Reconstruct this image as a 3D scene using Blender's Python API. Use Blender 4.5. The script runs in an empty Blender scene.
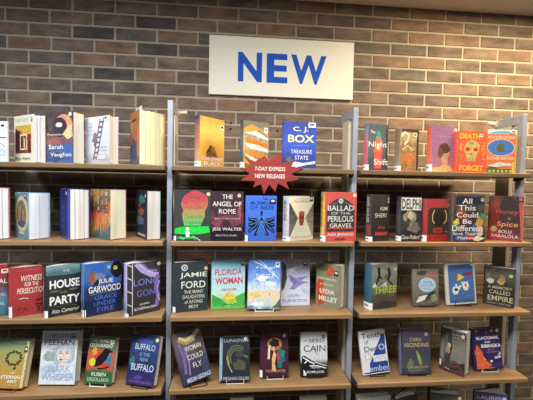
import bpy, math, random
from mathutils import Vector, Matrix, noise
rnd = random.Random(7)
S = bpy.context.scene
COL = S.collection
Z0 = 1.60                      # height of the top shelf above the floor
PITCH = 0.85                   # distance between two upright frames
W_, H_, F_ = 533, 400, 360.0   # picture size and focal length in pixels

# ------------------------------------------------------------------ camera
CAM = Vector((0.2823, -2.1643, -0.0788 + Z0))
YAW, PIT, ROL = 0.09377, -0.04075, 0.01843
fwd = Vector((math.sin(YAW)*math.cos(PIT), math.cos(YAW)*math.cos(PIT), math.sin(PIT)))
r0 = Vector((math.cos(YAW), -math.sin(YAW), 0)); u0 = r0.cross(fwd)
RT = r0*math.cos(ROL) + u0*math.sin(ROL)
UP = -r0*math.sin(ROL) + u0*math.cos(ROL)
cd = bpy.data.cameras.new('camera'); cam = bpy.data.objects.new('camera', cd); COL.objects.link(cam)
cam.matrix_world = Matrix(((RT.x, UP.x, -fwd.x, CAM.x), (RT.y, UP.y, -fwd.y, CAM.y), (RT.z, UP.z, -fwd.z, CAM.z), (0, 0, 0, 1)))
cd.sensor_fit = 'HORIZONTAL'; cd.sensor_width = 36; cd.lens = 36*F_/W_; cd.clip_start = 0.05
S.camera = cam

def proj(p):
    d = p - CAM; w = d.dot(fwd)
    return W_/2 + F_*d.dot(RT)/w, H_/2 - F_*d.dot(UP)/w
def ray(x, y): return fwd + RT*((x - W_/2)/F_) - UP*((y - H_/2)/F_)
def on_y(x, y, Y):
    d = ray(x, y); return CAM + d*((Y - CAM.y)/d.y)
def on_z(x, y, Z):
    d = ray(x, y); return CAM + d*((Z - CAM.z)/d.z)
def at_yx(x, Y, Z):             # point on the line (Y, Z) seen at picture column x
    d0 = Vector((0, Y, Z)) - CAM; X = x - W_/2; e = Vector((1, 0, 0))
    s = -(X*d0.dot(fwd) - F_*d0.dot(RT))/(X*e.dot(fwd) - F_*e.dot(RT))
    return Vector((s, Y, Z))
def along_x(P, d, x):           # distance along d from P at which column x is reached
    D = P - CAM; X = x - W_/2
    return -(X*D.dot(fwd) - F_*D.dot(RT))/(X*d.dot(fwd) - F_*d.dot(RT))
def along_y(P, d, y):
    D = P - CAM; Y = H_/2 - y
    return -(Y*D.dot(fwd) - F_*D.dot(UP))/(Y*d.dot(fwd) - F_*d.dot(UP))

# ------------------------------------------------------------------ materials
def lin(c):
    return tuple((v/255/12.92 if v <= 10 else ((v/255 + .055)/1.055)**2.4) for v in c) + (1,)
MATS = {}
def new_mat(key, rough=.5, spec=.5, coat=0):
    m = bpy.data.materials.new(key); m.use_nodes = True
    b = m.node_tree.nodes['Principled BSDF']
    b.inputs['Roughness'].default_value = rough
    b.inputs['Specular IOR Level'].default_value = spec
    b.inputs['Coat Weight'].default_value = coat; b.inputs['Coat Roughness'].default_value = .18
    return m, m.node_tree.nodes, m.node_tree.links, b
def flat(c, rough=.5, var=.06, scale=60, metal=0, coat=0, key=None):
    """near-uniform colour with a little procedural variation"""
    k = key or ('c', c, rough, var, scale, metal, coat)
    if k in MATS: return MATS[k]
    m, N, L, b = new_mat('paint_%d_%d_%d' % c, rough, .4, coat)
    b.inputs['Metallic'].default_value = metal
    tc = N.new('ShaderNodeTexCoord'); nz = N.new('ShaderNodeTexNoise'); nz.inputs['Scale'].default_value = scale
    L.new(tc.outputs['Object'], nz.inputs['Vector'])
    rp = N.new('ShaderNodeValToRGB'); L.new(nz.outputs['Fac'], rp.inputs['Fac'])
    a = lin(c)
    rp.color_ramp.elements[0].position = .3; rp.color_ramp.elements[1].position = .7
    rp.color_ramp.elements[0].color = tuple(v*(1-var) for v in a[:3]) + (1,)
    rp.color_ramp.elements[1].color = tuple(min(1, v*(1+var)) for v in a[:3]) + (1,)
    L.new(rp.outputs['Color'], b.inputs['Base Color'])
    MATS[k] = m; return m
def print_mat(stops, v=1., u=0., nz=.15, scale=4., det=3, coat=.35, rough=.4, seed=0, ux=1., vx=1.):
    """printed cover artwork: colour bands over the sheet, broken up with noise"""
    k = ('p', tuple(stops), v, u, nz, scale, det, seed, ux, vx)
    if k in MATS: return MATS[k]
    m, N, L, b = new_mat('printed_cover', rough, .4, coat)
    tc = N.new('ShaderNodeTexCoord'); sp = N.new('ShaderNodeSeparateXYZ'); L.new(tc.outputs['Generated'], sp.inputs[0])
    mp = N.new('ShaderNodeMapping'); L.new(tc.outputs['Generated'], mp.inputs['Vector'])
    mp.inputs['Scale'].default_value = (ux, 0.05, 1.5*vx); mp.inputs['Location'].default_value = (seed*3.1, seed, seed*1.7)
    n = N.new('ShaderNodeTexNoise'); n.inputs['Scale'].default_value = scale; n.inputs['Detail'].default_value = det
    L.new(mp.outputs[0], n.inputs['Vector'])
    def ma(op, a, bb):
        x = N.new('ShaderNodeMath'); x.operation = op
        for i, s in enumerate((a, bb)):
            if isinstance(s, (int, float)): x.inputs[i].default_value = s
            else: L.new(s, x.inputs[i])
        return x.outputs[0]
    f = ma('ADD', ma('MULTIPLY', sp.outputs['Z'], v), ma('MULTIPLY', sp.outputs['X'], u))
    f = ma('ADD', f, ma('MULTIPLY', ma('SUBTRACT', n.outputs['Fac'], .5), nz*2.5))
    rp = N.new('ShaderNodeValToRGB'); L.new(f, rp.inputs['Fac']); cr = rp.color_ramp
    while len(cr.elements) < len(stops): cr.elements.new(.5)
    for e, (p, c) in zip(cr.elements, stops): e.position = p
    for e, (p, c) in zip(cr.elements, stops): e.color = lin(c)
    n2 = N.new('ShaderNodeTexNoise'); n2.inputs['Scale'].default_value = 22; n2.inputs['Detail'].default_value = 4
    L.new(mp.outputs[0], n2.inputs['Vector'])
    hv = N.new('ShaderNodeHueSaturation'); hv.inputs['Saturation'].default_value = .95
    L.new(ma('ADD', ma('MULTIPLY', n2.outputs['Fac'], .9), .55), hv.inputs['Value']); L.new(rp.outputs['Color'], hv.inputs['Color'])
    L.new(hv.outputs['Color'], b.inputs['Base Color'])
    MATS[k] = m; return m
def page_mat(c):
    k = ('page', c)
    if k in MATS: return MATS[k]
    m, N, L, b = new_mat('paper_edges', .8, .2)
    tc = N.new('ShaderNodeTexCoord'); mp = N.new('ShaderNodeMapping'); L.new(tc.outputs['Object'], mp.inputs['Vector'])
    mp.inputs['Scale'].default_value = (500, 500, 6)
    n = N.new('ShaderNodeTexNoise'); n.inputs['Scale'].default_value = 1; n.inputs['Detail'].default_value = 2
    L.new(mp.outputs[0], n.inputs['Vector'])
    rp = N.new('ShaderNodeValToRGB'); L.new(n.outputs['Fac'], rp.inputs['Fac'])
    a = lin(c)
    rp.color_ramp.elements[0].position = .25; rp.color_ramp.elements[0].color = tuple(x*.72 for x in a[:3]) + (1,)
    rp.color_ramp.elements[1].position = .55; rp.color_ramp.elements[1].color = a
    L.new(rp.outputs['Color'], b.inputs['Base Color']); MATS[k] = m; return m
def wood_mat(c, key):
    m, N, L, b = new_mat(key, .42, .4)
    tc = N.new('ShaderNodeTexCoord'); mp = N.new('ShaderNodeMapping'); L.new(tc.outputs['Object'], mp.inputs['Vector'])
    mp.inputs['Scale'].default_value = (2.2, 45, 45)
    n = N.new('ShaderNodeTexNoise'); n.inputs['Scale'].default_value = 2; n.inputs['Detail'].default_value = 5; n.inputs['Distortion'].default_value = .4
    L.new(mp.outputs[0], n.inputs['Vector'])
    rp = N.new('ShaderNodeValToRGB'); L.new(n.outputs['Fac'], rp.inputs['Fac']); a = lin(c)
    rp.color_ramp.elements[0].position = .3; rp.color_ramp.elements[0].color = tuple(x*.78 for x in a[:3]) + (1,)
    rp.color_ramp.elements[1].position = .7; rp.color_ramp.elements[1].color = tuple(x*1.12 for x in a[:3]) + (1,)
    L.new(rp.outputs['Color'], b.inputs['Base Color']); return m
def brick_mat(c, key, var=.16):
    m, N, L, b = new_mat(key, .9, .15)
    tc = N.new('ShaderNodeTexCoord'); mp = N.new('ShaderNodeMapping'); L.new(tc.outputs['Object'], mp.inputs['Vector'])
    mp.inputs['Scale'].default_value = (1, 1, 2.5)
    n = N.new('ShaderNodeTexNoise'); n.inputs['Scale'].default_value = 9; n.inputs['Detail'].default_value = 4
    n2 = N.new('ShaderNodeTexNoise'); n2.inputs['Scale'].default_value = 110; n2.inputs['Detail'].default_value = 3
    L.new(mp.outputs[0], n.inputs['Vector']); L.new(tc.outputs['Object'], n2.inputs['Vector'])
    mx = N.new('ShaderNodeMath'); mx.operation = 'MULTIPLY_ADD'; L.new(n2.outputs['Fac'], mx.inputs[0]); mx.inputs[1].default_value = .45
    L.new(n.outputs['Fac'], mx.inputs[2])
    rp = N.new('ShaderNodeValToRGB'); L.new(mx.outputs[0], rp.inputs['Fac']); a = lin(c)
    rp.color_ramp.elements[0].position = .45; rp.color_ramp.elements[0].color = tuple(x*(1-2*var) for x in a[:3]) + (1,)
    rp.color_ramp.elements[1].position = .95; rp.color_ramp.elements[1].color = tuple(x*(1+2*var) for x in a[:3]) + (1,)
    L.new(rp.outputs['Color'], b.inputs['Base Color'])
    bp = N.new('ShaderNodeBump'); bp.inputs['Strength'].default_value = .35; bp.inputs['Distance'].default_value = .003
    L.new(n2.outputs['Fac'], bp.inputs['Height']); L.new(bp.outputs[0], b.inputs['Normal'])
    return m

# ------------------------------------------------------------------ mesh building
class MB:
    def __init__(s): s.v = []; s.f = []; s.m = []; s.mats = []
    def mi(s, mat):
        if mat not in s.mats: s.mats.append(mat)
        return s.mats.index(mat)
    def face(s, pts, mat):
        i = len(s.v); s.v += [tuple(p) for p in pts]; s.f.append(tuple(range(i, i+len(pts)))); s.m.append(s.mi(mat))
    def box(s, x0, y0, z0, x1, y1, z1, mat, front=None):
        i = len(s.v)
        s.v += [(x0,y0,z0),(x1,y0,z0),(x1,y1,z0),(x0,y1,z0),(x0,y0,z1),(x1,y0,z1),(x1,y1,z1),(x0,y1,z1)]
        for k, f in enumerate(((0,3,2,1),(4,5,6,7),(0,1,5,4),(1,2,6,5),(2,3,7,6),(3,0,4,7))):
            s.f.append(tuple(i+a for a in f)); s.m.append(s.mi(front if (k == 2 and front) else mat))
    def prism(s, poly, z0, z1, mats, cap):
        """poly: CCW (x, y) outline; mats: one material per side"""
        n = len(poly); i = len(s.v)
        s.v += [(x, y, z0) for x, y in poly] + [(x, y, z1) for x, y in poly]
        for k in range(n):
            j = (k+1) % n
            s.f.append((i+k, i+j, i+n+j, i+n+k)); s.m.append(s.mi(mats[k] if isinstance(mats, list) else mats))
        s.f.append(tuple(i+k for k in reversed(range(n)))); s.m.append(s.mi(cap))
        s.f.append(tuple(i+n+k for k in range(n))); s.m.append(s.mi(cap))
    def tube(s, pts, r, mat, seg=8):
        pts = [Vector(p) for p in pts]; rings = []
        for k, p in enumerate(pts):
            a = pts[max(0, k-1)]; b = pts[min(len(pts)-1, k+1)]; d = (b-a).normalized()
            x = d.orthogonal().normalized() if k == 0 else (px - d*px.dot(d)).normalized()
            px = x; y = d.cross(x); i = len(s.v)
            for q in range(seg):
                t = 2*math.pi*q/seg; s.v.append(tuple(p + x*r*math.cos(t) + y*r*math.sin(t)))
            rings.append(i)
        mi = s.mi(mat)
        for a, b in zip(rings, rings[1:]):
            for q in range(seg):
                w = (q+1) % seg; s.f.append((a+q, a+w, b+w, b+q)); s.m.append(mi)
        s.f.append(tuple(rings[0]+q for q in reversed(range(seg)))); s.m.append(mi)
        s.f.append(tuple(rings[-1]+q for q in range(seg))); s.m.append(mi)
    def build(s, name, parent=None, bevel=0, smooth=False):
        me = bpy.data.meshes.new(name); me.from_pydata(s.v, [], s.f)
        for m in s.mats: me.materials.append(m)
        me.polygons.foreach_set('material_index', s.m)
        if smooth: me.polygons.foreach_set('use_smooth', [True]*len(s.f))
        me.update()
        o = bpy.data.objects.new(name, me); COL.objects.link(o)
        if parent: o.parent = parent
        if bevel:
            b = o.modifiers.new('bevel', 'BEVEL'); b.width = bevel; b.segments = 2; b.limit_method = 'ANGLE'
        return o
def tag(o, label=None, cat=None, group=None, kind=None):
    if label: o['label'] = label
    if cat: o['category'] = cat
    if group: o['group'] = group
    if kind: o['kind'] = kind
    return o
def empty(name, loc=(0, 0, 0), rot=None, parent=None):
    o = bpy.data.objects.new(name, None); o.empty_display_size = .02; COL.objects.link(o)
    o.matrix_world = Matrix.Translation(loc) @ (rot.to_4x4() if rot else Matrix())
    if parent: o.parent = parent
    return o

def text_shape(body, bold=0., shear=0.):
    """lettering as triangles, normalised to a unit box"""
    cu = bpy.data.curves.new('lettering', 'FONT'); cu.body = body; cu.size = 1; cu.resolution_u = 3
    cu.offset = bold; cu.shear = shear; cu.align_x = 'CENTER'; cu.fill_mode = 'FRONT'
    o = bpy.data.objects.new('lettering', cu); COL.objects.link(o)
    dg = bpy.context.evaluated_depsgraph_get(); dg.update()
    me = bpy.data.meshes.new_from_object(o.evaluated_get(dg))
    vs = [(v.co.x, v.co.y) for v in me.vertices]; fs = [tuple(p.vertices) for p in me.polygons]
    bpy.data.objects.remove(o); bpy.data.curves.remove(cu); bpy.data.meshes.remove(me)
    x0 = min(a for a, b in vs); x1 = max(a for a, b in vs); y0 = min(b for a, b in vs); y1 = max(b for a, b in vs)
    return [((a-x0)/(x1-x0), (b-y0)/(y1-y0)) for a, b in vs], fs
def add_text(mb, body, mat, org, eu, ev, cx, cy, w, h, bold=0., shear=0., rot=0.):
    """lettering of size w x h (metres) centred at cx, cy on the sheet org + x*eu + y*ev"""
    vs, fs = text_shape(body, bold, shear); i = len(mb.v); cr, sr = math.cos(rot), math.sin(rot)
    for a, b in vs:
        p, q = (a-.5)*w, (b-.5)*h
        mb.v.append(tuple(org + eu*(cx + p*cr - q*sr) + ev*(cy + p*sr + q*cr)))
    n = eu.cross(ev)
    for f in fs:
        a, b, c = (Vector(mb.v[i+k]) for k in f[:3])
        ff = f if (b-a).cross(c-a).dot(n) > 0 else tuple(reversed(f))
        mb.f.append(tuple(i+k for k in ff)); mb.m.append(mb.mi(mat))

# ------------------------------------------------------------------ the room
XL, XR = -2.1, 3.4
CEIL = Z0 + 1.026
CHH, BLL = 0.07552, 0.23388            # brick course and brick length, joints included
BZ = Z0 + 0.7321; BX = -0.7535         # one bed joint, one vertical joint
MORTAR = brick_mat((166, 156, 139), 'mortar', .06)
BR = [brick_mat(c, 'brick', v) for c, v in (((114, 99, 91), .24), ((118, 102, 93), .22), ((107, 94, 88), .24), ((121, 103, 92), .2),
      ((113, 100, 93), .27), ((102, 90, 85), .24), ((124, 102, 89), .2))]
BR_DARK = brick_mat((80, 76, 77), 'brick_blue_black', .2)
BR_GREY = brick_mat((100, 93, 88), 'brick_grey', .2)
def brick_at(px, py):
    p = on_y(px, py, 0); k = math.floor((p.z - BZ)/CHH); off = BX if k % 2 == (1) else BX + BLL/2
    return k, math.floor((p.x - off)/BLL)
special = {}
for px, py in ((157, 22), (88, 31), (156, 49), (69, 98), (120, 74)): special[brick_at(px, py)] = BR_DARK
for px, py in ((194, 52), (433, 88), (408, 50), (371, 48), (406, 74), (361, 86), (40, 60), (118, 37), (30, 113), (240, 146), (330, 120)): special[brick_at(px, py)] = BR_GREY
wall = MB(); g = .0055
wall.box(XL, .005, 0, XR, .12, CEIL, MORTAR)
k0 = math.floor(-BZ/CHH)
for k in range(k0, 60):
    z = BZ + k*CHH
    if z + CHH < 0 or z > CEIL: continue
    off = BX if k % 2 == 1 else BX + BLL/2
    off += rnd.uniform(-.006, .006)
    c0 = math.floor((XL-off)/BLL)
    for c in range(c0, c0 + 26):
        x0 = max(XL, off + c*BLL + g + rnd.uniform(-.001, .001)); x1 = min(XR, off + (c+1)*BLL - g)
        if x1 - x0 < .01: continue
        z0, z1 = max(0, z + g), min(CEIL, z + CHH - g)
        if z1 - z0 < .005: continue
        m = special.get((k, c)) or (rnd.choice(BR) if rnd.random() > .02 else BR_GREY)
        yy = rnd.uniform(0, .0012); e = .002; i = len(wall.v)
        wall.v += [(x0, .006, z0), (x1, .006, z0), (x1, .006, z1), (x0, .006, z1),
                   (x0+e, yy, z0+e), (x1-e, yy, z0+e), (x1-e, yy, z1-e), (x0+e, yy, z1-e)]
        for f in ((4,5,6,7),(0,1,5,4),(1,2,6,5),(2,3,7,6),(3,0,4,7)):
            wall.f.append(tuple(i+a for a in f)); wall.m.append(wall.mi(m))
hole = flat((20, 18, 18), .9)
for px, py, r in ((231, 123, .006), (230.5, 129, .007), (277.5, 131, .007), (262, 99, .004)):
    q = on_y(px, py, 0); wall.face([(q.x + r*math.cos(t*math.pi/4), -.0006, q.z + r*math.sin(t*math.pi/4)) for t in range(8)], hole)
tag(wall.build('wall_back'), kind='structure')
cl = MB(); cl.box(XL, -3.6, CEIL, XR, .12, CEIL+.06, flat((214, 208, 198), .85, .05, 8)); tag(cl.build('ceiling'), kind='structure')
fl = MB(); fl.box(XL, -3.6, -.05, XR, .12, 0, flat((84, 80, 76), .8, .12, 30)); tag(fl.build('floor'), kind='structure')

# ------------------------------------------------------------------ the NEW sign
signm = flat((226, 227, 218), .55, .015, 6); signb = flat((6, 80, 196), .75, .03, 20)
sg = MB(); sx0, sx1, sz0, sz1 = .134, .997, Z0 + .448, Z0 + .788
root = empty('wall_sign', (sx0, -.018, sz0))
tag(root, 'long white sign on the brick wall with the blue word NEW', 'sign')
sg.box(0, 0, 0, sx1-sx0, .018, sz1-sz0, signm); sg.build('board', root, .001)
lt = MB()
for ch, xa, xb in (('N', .168, .309), ('E', .337, .461), ('W', .481, .695)):
    add_text(lt, ch, signb, Vector((0, -.0008, 0)), Vector((1, 0, 0)), Vector((0, 0, 1)), (xa+xb)/2, .1655, xb-xa, .171, .034)
lt.build('lettering', root)

# ------------------------------------------------------------------ shelving
ZS = [Z0, Z0-.3286, Z0-.6569, Z0-.9795, Z0-1.305]
YF = [-.561, -.586, -.596, -.601, -.604]
YB = -.26; TH = .021
steel = flat((166, 172, 184), .4, .05, 40, .25); steel_in = flat((206, 198, 180), .5, .05, 30)
darkst = flat((52, 50, 56), .5, .1, 50)
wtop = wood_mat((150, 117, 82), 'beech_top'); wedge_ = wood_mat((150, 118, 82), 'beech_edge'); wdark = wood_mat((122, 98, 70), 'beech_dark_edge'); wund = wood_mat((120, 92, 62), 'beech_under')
shelving = empty('library_shelving', (0, -.3, 0))
tag(shelving, 'grey steel library shelving with pale wood shelves standing against the brick wall', 'shelving')
def local(o): return o
PY = -.516
for x in (-2*PITCH, -PITCH, 0, PITCH, 2*PITCH):
    fr = MB(); hw = .0115; top = Z0 + .292
    fr.box(x-hw, PY, 0, x+hw, PY+.035, top, steel)                         # front post
    o = fr.build('upright', None, .0015); o.parent = shelving; o.location = (0, .3, 0)
    if x < -.5: continue
    rp = MB(); rp.box(x-hw*.9, -.44, 0, x+hw*.9, -.345, top-.045, steel_in)
    a = rp.build('rear_post', o, .0015)
    tr = MB(); tr.box(x-hw, PY+.035, top-.045, x+hw, -.315, top, steel); tr.build('top_rail', o, .0015); tr = MB(); tr.box(x-hw, PY+.035, 0, x+hw, -.44, .05, steel)
    tr.build('foot_rail', o, .0015)
    if x == PITCH: continue
    wb = MB(); sgn = 1 if x < 1 else -1
    wb.box(x+sgn*.011-.002, -.345, top-.034, x+sgn*.011+.002, -.305, top-.004, steel_in)
    wb.tube([(x+sgn*.011, -.322, top-.019), (x+sgn*.03, -.322, top-.018), (x+sgn*.05, -.322, top-.016)], .009, steel_in, 12)
    wb.build('clamp_knob', o, .001)
for s in range(5):
    for b in range(-1, 3):  # leftmost bay is out of view, added to shade the wall there
        x0 = (b-1)*PITCH + .016; x1 = b*PITCH - .016
        m = MB(); yf, z = YF[s], ZS[s]; YB = -.03 if s == 0 else -.265  # top board stretched back to keep lamp light off the wall below
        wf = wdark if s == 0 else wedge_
        x2 = x1 + (.022 if b == 2 else 0)
        # outline from above, stepped round the last upright; softly rounded front edge
        out = [(x0, yf), (x2, yf), (x2, PY-.002), (x1, PY-.002), (x1, YB), (x0, YB)]
        if b < 2: out = [(x0, yf), (x1, yf), (x1, YB), (x0, YB)]
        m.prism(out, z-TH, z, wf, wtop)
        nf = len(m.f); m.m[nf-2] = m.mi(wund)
        o = m.build('shelf_board', None, .003); o.parent = shelving; o.location = (0, .3, 0)
        for xa, xb in ((x0-.004, x0), (x1, x1+.004)):
            br = MB(); yb = PY+.04; P = [(yb, z-.002), (yf+.02, z-.002), (yf+.02, z-TH-.004), (PY, z-TH-.016), (yb, z-TH-.016)]
            i = 0; br.v = [(xa, y, zz) for y, zz in P] + [(xb, y, zz) for y, zz in P]
            for k in range(5):
                j = (k+1) % 5; br.f.append((k, j, 5+j, 5+k)); br.m.append(br.mi(darkst))
            br.f += [tuple(reversed(range(5))), tuple(range(5, 10))]; br.m += [0, 0]
            br.build('bracket', o)
        # rail under the back of the board
# ------------------------------------------------------------------ books
def R(c, x0, y0, x1, y1): return (c, [(x0,y0),(x1,y0),(x1,y1),(x0,y1)])
def E(c, cx, cy, rx, ry, rot=0, n=24):
    a = math.radians(rot); out = []
    for k in range(n):
        t = 2*math.pi*k/n; p, q = rx*math.cos(t), ry*math.sin(t)*1.5
        out.append((cx + p*math.cos(a) - q*math.sin(a), cy + (p*math.sin(a) + q*math.cos(a))/1.5))
    return (c, out)
def P(c, *pts): return (c, list(pts))
def L(c, w, *pts):
    """a stroke of width w through pts"""
    out = []; l = []; r = []
    for k, (x, y) in enumerate(pts):
        a = pts[max(0, k-1)]; b = pts[min(len(pts)-1, k+1)]
        dx, dy = b[0]-a[0], (b[1]-a[1])*1.5; d = math.hypot(dx, dy) or 1
        nx, ny = -dy/d*w/2, dx/d*w/2/1.5
        l.append((x+nx, y+ny)); r.append((x-nx, y-ny))
    return (c, r + l[::-1])
def B(c, cx, cy, rx, ry, seed=1, n=28, rough=.35):
    out = []
    for k in range(n):
        t = 2*math.pi*k/n
        q = 1 + rough*noise.noise(Vector((math.cos(t)*1.6 + seed*7.3, math.sin(t)*1.6, seed*2.1)))*1.6
        out.append((min(1, max(0, cx + rx*q*math.cos(t))), min(1, max(0, cy + ry*q*math.sin(t)))))
    return (c, out)
def T(s, c, cx, cy, w, h, role='title', bold=.004, shear=0., rot=0.): return (s, c, cx, cy, w, h, role, bold, shear, rot)
WH = (232, 232, 228); BK = (22, 22, 24)
SHELF_NAME = ['top', 'second', 'third', 'fourth', 'lowest']

def easel(root_P, d, nb, w, h, lean, t, color, label):
    """wire display stand; d along the shelf, nb into the shelf"""
    R3 = Matrix((d, nb, Vector((0, 0, 1)))).transposed()
    o = empty('book_easel', root_P, R3); tag(o, label, 'book stand', 'stands holding leaning books')
    m = flat(color, .35, .05, 40, 0, .2); rr = .0018
    a, b = w*.22, w*.80; ts = t*math.cos(lean)
    for x in (a, b):
        q = MB(); q.tube([(x, -.0045, .017), (x, -.0045, .0022), (x, ts+.03, .0022)], rr, m); q.build('lip', o)
    q = MB(); q.tube([(a, -.0045, .0026), (b, -.0045, .0026)], rr*1.1, m); q.build('front_bar', o)
    hh = h*.62; y0 = ts + .0025 + .004; q = MB()
    for x in (a, b): q.tube([(x, y0, .002), (x, y0 + hh*math.sin(lean)*1.0 + .001, hh*math.cos(lean))], rr, m)
    q.tube([(a, y0 + hh*math.sin(lean) + .001, hh*math.cos(lean)), (b, y0 + hh*math.sin(lean) + .001, hh*math.cos(lean))], rr, m)
    for x in (a, b): q.tube([(x, y0 + hh*math.sin(lean)*.8, hh*math.cos(lean)*.8), (x, y0 + hh*math.sin(lean) + .04, .002)], rr, m)
    q.build('back_rest', o)

def book(label, s, bl, br, ty, base, art=(), text=(), yaw=None, lean=0., roll=0., t=.03, off=.012, w=None, sgn=-1, pgx=None,
         spine=None, back=None, page=(222, 214, 196), sticker=None, slabel=None, chip=None, stand=None, fan=0., name='hardcover_book', spine_text=None,
         spine_art=(), inset=.003, leaves=1, hfix=None, flag=None, lift=0.):
    lean = math.radians(lean); roll = math.radians(roll); z = ZS[s] + (t*math.sin(lean) if lean else 0) + (.0046 if stand else .0006) + lift
    def frame(yw):
        d = Vector((math.cos(yw), math.sin(yw), 0)); nb = Vector((-math.sin(yw), math.cos(yw), 0))
        up = Vector((0, 0, 1))*math.cos(lean) + nb*math.sin(lean); n = nb*math.cos(lean) - Vector((0, 0, 1))*math.sin(lean)
        u = d*math.cos(roll) + up*math.sin(roll); v = up*math.cos(roll) - d*math.sin(roll)
        return d, nb, u, v, n
    if s >= 2:                                # bottom corner is seen on the shelf board
        P0 = on_z(bl[0], bl[1], z)
        if yaw is None:
            q = on_z(br[0], br[1], z) - P0; yw = math.atan2(q.y, q.x)
        else: yw = math.radians(yaw)
        lim = YF[s] + .006
        P0.y = max(P0.y, lim); P0 = at_yx(bl[0], P0.y, z)
        for _ in range(8):
            d, nb, u, v, n = frame(yw); ww = along_x(P0, u, br[0])
            if P0.y + ww*u.y < lim: P0 = at_yx(bl[0], lim - ww*u.y, z)
    else:
        yw = math.radians(yaw or 0); dy = off
        for _ in range(12):
            P0 = at_yx(bl[0], YF[s] + dy, z)
            if w:                             # turn the book until its known width fills the span seen
                lo, hi = 0, math.radians(86)
                for _k in range(40):
                    mid = (lo+hi)/2; dd = frame(sgn*mid)[2]
                    if along_x(P0, dd, br[0]) < w and along_x(P0, dd, br[0]) > 0: lo = mid
                    else: hi = mid
                yw = sgn*lo
            d, nb, u, v, n = frame(yw); ww = along_x(P0, u, br[0])
            dy = off + max(0, -ww*u.y)
    hh = along_y(P0, v, ty)
    if hfix: hh = hfix
    Rm = Matrix((u, n, v)).transposed()
    root = empty(name, P0, Rm)
    tag(root, label, 'book', 'books on the %s shelf' % SHELF_NAME[s])
    # opening angle so that the fore edge reaches column pgx
    phi = math.radians(fan)
    if pgx is not None:
        lo, hi = math.radians(-14), math.radians(75)
        for _k in range(40):
            mid = (lo+hi)/2
            q = P0 + u*(ww*math.cos(mid)) + n*(t + ww*math.sin(mid))
            if proj(q)[0] < pgx: lo = mid
            else: hi = mid
        phi = lo
    if 0: print('BOOK %-60s w %.3f h %.3f yaw %5.1f phi %5.1f y %.3f dx %.3f' % (label[:60], ww, hh, math.degrees(yw), math.degrees(phi), P0.y, P0.x))
    th = .0022
    spm = spine if not isinstance(spine, tuple) else flat(spine, .4, .08, 30, 0, .35)
    spm = spm or base
    bkm = back if not isinstance(back, tuple) else flat(back, .4, .08, 30, 0, .35)
    bkm = bkm or spm
    e = Vector((math.cos(phi), math.sin(phi))); en = Vector((-e.y, e.x))
    arc = []
    for k in range(7):
        a = math.pi*(k/6); arc.append((-.006*math.sin(a) if t < .05 else -.008*math.sin(a), t/2 - t/2*math.cos(a)))
    be = Vector((0, t)) + e*ww
    outer = [(ww, 0.0)]
    back_out = [(be.x, be.y)]
    be2 = be - en*th; bi2 = Vector((th, t)) - en*th
    # outline of cover seen from above, clockwise from the front's free edge, then reversed for CCW
    loop = [(ww, th), (th, th), (bi2.x, bi2.y), (be2.x, be2.y), (be.x, be.y)] + list(reversed(arc)) + [(ww, 0.0)]
    ma = []
    nl = len(loop)
    for k in range(nl):
        a, b = loop[k], loop[(k+1) % nl]
        if a == arc[0] and b == (ww, 0.0): ma.append(base)
        elif a in arc and b in arc: ma.append(spm)
        elif a == (be.x, be.y): ma.append(bkm)
        elif k == nl-1: ma.append(base)
        else: ma.append(bkm if k > 1 else flat((225, 222, 214), .6))
    jm = MB(); jm.prism(loop, 0, hh, ma, bkm)
    # make sides face outwards
    area = sum(loop[k][0]*loop[(k+1) % nl][1] - loop[(k+1) % nl][0]*loop[k][1] for k in range(nl))
    if area < 0: jm.f = [tuple(reversed(f)) for f in jm.f]
    dep = 0
    for c, pts in art:
        dep += 1; y = -.0001*dep
        ar = sum(pts[k][0]*pts[(k+1) % len(pts)][1] - pts[(k+1) % len(pts)][0]*pts[k][1] for k in range(len(pts)))
        if ar < 0: pts = pts[::-1]
        jm.face([(min(1, max(0, a))*ww, y, min(1, max(0, b))*hh) for a, b in pts], c if not isinstance(c, tuple) else flat(c, .4, .28, 110, 0, .3))
    for c, x0, y0, x1, y1 in spine_art:       # bands on the spine (fractions of thickness and height)
        m = flat(c, .4, .06, 40, 0, .3)
        for k in range(6):
            a0, a1 = k/6, (k+1)/6
            if a1 <= x0 or a0 >= x1: continue
            (xa, ya), (xb, yb) = arc[k], arc[k+1]
            jm.face([(xa-.0003, ya, y0*hh), (xa-.0003, ya, y1*hh), (xb-.0003, yb, y1*hh), (xb-.0003, yb, y0*hh)][::-1], m)
    j = jm.build('jacket', root)
    roles = {}
    for (st, c, cx, cy, wd, ht, role, bold, shear, rot) in text:
        roles.setdefault(role, MB())
        add_text(roles[role], st, flat(c, .45, .03, 40, 0, .2), Vector((0, -.0001*(dep+2), 0)), Vector((1, 0, 0)), Vector((0, 0, 1)), cx*ww, cy*hh, wd*ww, ht*hh, bold, shear, math.radians(rot))
    for role, mb in roles.items(): mb.build(role + '_lettering', j)
    if spine_text:
        st, c, z0, z1 = spine_text; mb = MB()
        add_text(mb, st, flat(c, .45, .03, 40), Vector((-.0068, t/2, 0)), Vector((0, -1, 0)), Vector((0, 0, 1)), 0, (z0+z1)/2*hh, (z1-z0)*hh, t*.45, .02, 0, -math.pi/2)
        mb.build('spine_lettering', j)
    # pages: sheaves that fan out between the two covers
    pm = page_mat(page); pg = MB(); n_s = max(1, leaves)
    p0 = Vector((th+.0005, th+.0003)); 
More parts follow.
